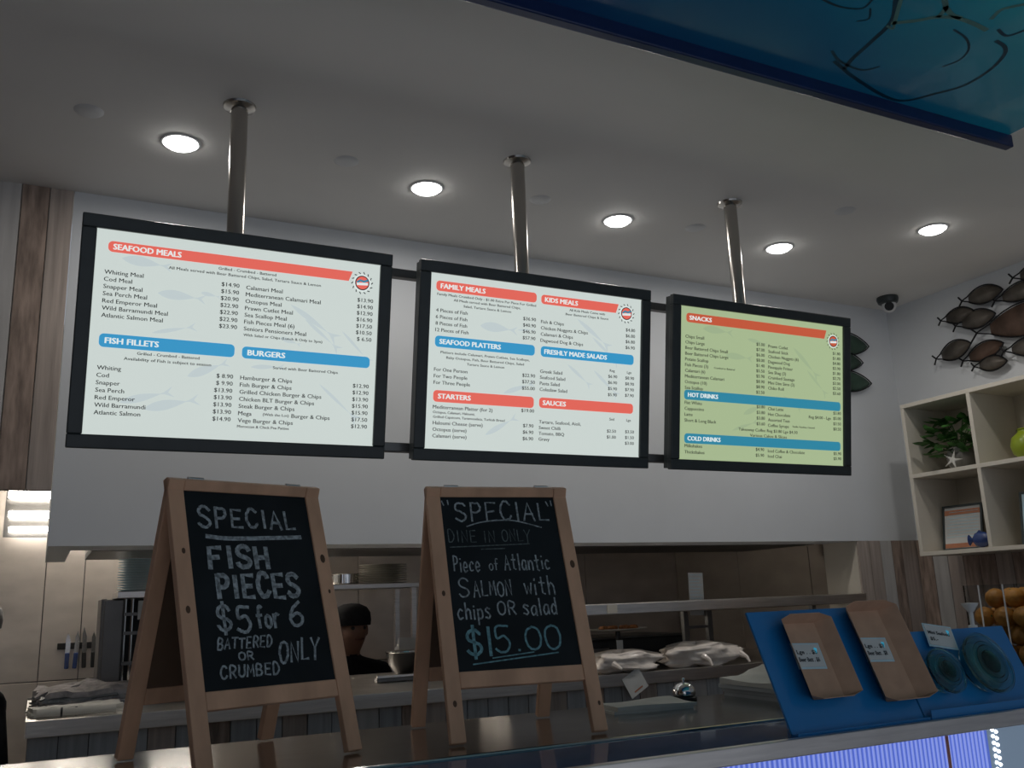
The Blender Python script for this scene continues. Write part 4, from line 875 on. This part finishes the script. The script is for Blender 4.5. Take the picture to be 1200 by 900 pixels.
MB().lathe([(0,0),(.035,0),(.062,.025),(.070,.06),(.060,.095),(.036,.115),(.034,.125),(.030,.12),(.03,.11),(0,.11)], 26, Matrix.Translation((3.66,2.445,2.098))).build('vase_body', M['lime'], t, smooth=True)
MB().lathe([(.034,.122),(.039,.126),(.034,.130)], 26, Matrix.Translation((3.66,2.445,2.098))).build('rim', M['lime'], t, smooth=True)

# ------------------------------------------------------------------ metal fish wall art
def fish_part(par, T, ln, ht, mt):
    """fish in local xz-plane, nose towards +x, tail at -x, y = off the wall (negative = away)"""
    N = 16; up_, dn = [], []
    for k in range(N+1):
        q = k/N; x_ = -.28*ln + .78*ln*q; h = ht*.5*(math.sin(math.pi*min(1,q*.94+.06))**.75); up_.append((x_,h)); dn.append((x_,-h*.92))
    body = up_ + dn[::-1]; n = len(body)
    vs = []; fs = []
    for s_, y_ in ((1.,0.),(.93,-.006),(.6,-.013),(.25,-.017)):
        cx_ = .1*ln
        for (a, b) in body: vs.append(T @ Vector((cx_+(a-cx_)*s_, y_, b*s_)))
    for r in range(3):
        for i in range(n): fs.append((r*n+i, r*n+(i+1)%n, (r+1)*n+(i+1)%n, (r+1)*n+i))
    fs.append(tuple(3*n+i for i in range(n))); fs.append(tuple(range(n-1,-1,-1)))
    f = MB().add(vs, fs).build('fish', mt, par, smooth=True)
    tail = [(-.46*ln,.16*ht),(-.5*ln,.22*ht),(-.49*ln,-.02*ht),(-.5*ln,-.24*ht),(-.46*ln,-.14*ht),(-.40*ln,0)]
    out = [T @ Vector((a*1.02,-.004,b*1.06)) for a, b in up_]; out2 = [T @ Vector((a*1.02,-.004,b*1.06)) for a, b in dn]
    tl = T @ Vector((-.42*ln,-.004,.01*ht)); tl2 = T @ Vector((-.42*ln,-.004,-.01*ht))
    MB().tube([tl]+out, .0032, 6).build('outline', M['wire'], f); MB().tube([tl2]+out2, .0032, 6).build('outline', M['wire'], f)
    MB().tube([T @ Vector((-.42*ln,-.004,0)), T @ Vector((-.5*ln,-.004,.26*ht))], .004, 6).build('tail_fork', M['wire'], f)
    MB().tube([T @ Vector((-.42*ln,-.004,0)), T @ Vector((-.5*ln,-.004,-.28*ht))], .004, 6).build('tail_fork', M['wire'], f)
    return f
fa = thing('fish_wall_sculpture', 'dark metal school of fish mounted on the right wall above the shelves', 'wall sculpture', (XR,2.6,2.55))
for (ty, tz, ny, nz_, ht, mt) in ((2.765,2.900,2.538,2.890,.085,'fishm'),(2.886,2.838,2.690,2.832,.075,'fishm'),(2.814,2.790,2.588,2.790,.088,'fishm'),(2.735,2.728,2.250,2.722,.150,'fishr'),
        (2.945,2.660,2.735,2.690,.090,'fishm'),(2.813,2.618,2.581,2.650,.085,'fishr'),(2.754,2.580,2.575,2.566,.070,'fishm'),(2.607,2.850,2.350,2.858,.085,'fishm'),(2.594,2.610,2.347,2.592,.085,'fishm'),(2.497,2.925,2.263,2.905,.085,'fishm')):
    a = Vector((XR-.030-random.uniform(0,.02),ty,tz)); b = Vector((a.x,ny,nz_)); d = (b-a); ln = d.length; d.normalize(); y_ = Vector((1,0,0))
    T = frame_T((a+b)/2, d, y_, d.cross(y_))
    f = fish_part(fa, T, ln, ht, M[mt])
    c = (a+b)/2; MB().tube([(c.x,c.y,c.z),(XR,c.y,c.z)], .003, 6).build('wall_pin', M['wire'], f)
fb = thing('fish_wall_plaque', 'green-grey metal fish on the rear wall half hidden by the snacks menu', 'wall sculpture', (3.5,YW,2.55))
for (nx, nz_, ht, ln) in ((3.655,2.785,.115,.36),(3.60,2.695,.105,.34),(3.64,2.592,.105,.36)):
    T = frame_T((nx-ln/2,YW-.016,nz_), (1,0,0), (0,1,0), (0,0,1)); f = fish_part(fb, T, ln, ht, M['fishg']); MB().tube([(nx-ln*.4,YW-.016,nz_),(nx-ln*.4,YW,nz_)], .003, 6).build('wall_pin', M['wire'], f)

# ------------------------------------------------------------------ security camera
cp = Vector((3.665,3.055,CEIL))
t = thing('security_camera', 'small dark dome security camera at the ceiling corner', 'camera', cp)
MB().lathe([(.050,0),(.052,-.012),(.046,-.030),(.036,-.036),(0,-.036)], 26, Matrix.Translation(cp)).build('base', M['frame'], t, smooth=True)
bc = cp + Vector((0,-.004,-.046)); dirv = (Vector((.2,0,1.4))-bc).normalized()
Q = dirv.to_track_quat('Z','Y').to_matrix().to_4x4(); Q.translation = bc
MB().lathe([(0,-.034),(.020,-.028),(.033,-.008),(.034,.006),(.027,.022),(.022,.025)], 24, Q).build('ball', M['white'], t, smooth=True)
MB().lathe([(.022,.0252),(.020,.022),(0,.023)], 20, Q).build('lens', M['black'], t, smooth=True)

# ------------------------------------------------------------------ right-hand side counter, fruit bin, pump bottle
sc_ = thing('side_counter', 'dark side counter along the plank wall under the shelves', 'counter', (3.4,2.4,0))
box('counter_top', (2.98,1.7,1.27), (3.825,2.72,1.30), M['steeldark'], sc_, bevel=.003); box('counter_body', (3.02,1.72,0), (3.825,2.70,1.27), M['mdf'], sc_)
bx0, bx1, by0, by1, bh = 3.16, 3.46, 1.79, 2.47, .29
t = thing('acrylic_fruit_bin', 'clear acrylic bin full of oranges with two dividers, right edge', 'fruit bin', (3.31,2.3,1.30))
for a, b in (((bx0,by0,1.30),(bx1,by1,1.305)),((bx0,by0,1.305),(bx0+.004,by1,1.305+bh)),((bx1-.004,by0,1.305),(bx1,by1,1.305+bh)),((bx0+.004,by0,1.305),(bx1-.004,by0+.004,1.305+bh)),((bx0+.004,by1-.004,1.305),(bx1-.004,by1,1.305+bh))):
    box('acrylic_sheet', a, b, M['acryl'], t)
for y_ in (2.40,2.30,2.18): MB().tube([(bx0-.004,y_,1.305),(bx0-.004,y_,1.305+bh)], .003, 6).build('front_bar', M['white'], t)
om = MB().lathe([(0,-.037),(.012,-.0355),(.026,-.027),(.035,-.012),(.0375,.002),(.034,.016),(.025,.028),(.012,.0355),(.004,.0355),(0,.034)], 20)
om_o = om.build('orange', M['orange'], smooth='full'); stem = MB().lathe([(.003,.034),(.004,.0365),(0,.037)], 8).build('stem_end', M['leaf'], om_o, local=True)
spots = []
for lz in range(4):
    for iy in range(9):
        for ix in range(4):
            x_ = bx0+.045+.079*ix+(.03 if lz%2 else 0); y_ = by1-.045-.0795*iy-(.035 if lz%2 else 0); z_ = 1.3435+.067*lz
            if x_ < bx1-.04 and y_ > by0+.042 and (ix < 2 or lz == 3): spots.append((x_, y_, z_))
for i, (x_, y_, z_) in enumerate(spots):
    o = om_o if i == 0 else om_o.copy()
    if i:
        C.objects.link(o); s = stem.copy(); C.objects.link(s); s.parent = o; s.matrix_parent_inverse.identity()
    o.location = (x_+random.uniform(-.002,.002), y_+random.uniform(-.002,.002), z_); o.rotation_euler = (random.uniform(-2,2), random.uniform(-2,2), 0)
    tag(o, 'orange heaped in the clear acrylic bin at the right edge', 'orange', 'oranges in the acrylic bin')
pp = Vector((2.45,1.93,cz))
t = thing('pump_bottle', 'white pump-top bottle standing behind the clear tubs', 'pump bottle', (2.45,1.90,cz))
T = Matrix.Translation((2.45,1.90,cz))
MB().lathe([(0,0),(.030,0),(.032,.006),(.032,.095),(.024,.112),(.012,.118),(0,.118)], 22, T).build('bottle', M['white'], t, smooth=True)
MB().lathe([(.013,.118),(.013,.132),(.006,.134),(.006,.176),(0,.176)], 18, T).build('collar', M['white'], t, smooth=True)
MB().lathe([(.008,.170),(.022,.190),(.024,.196),(0,.197)], 18, T).build('pump_head', M['white'], t, smooth=True)
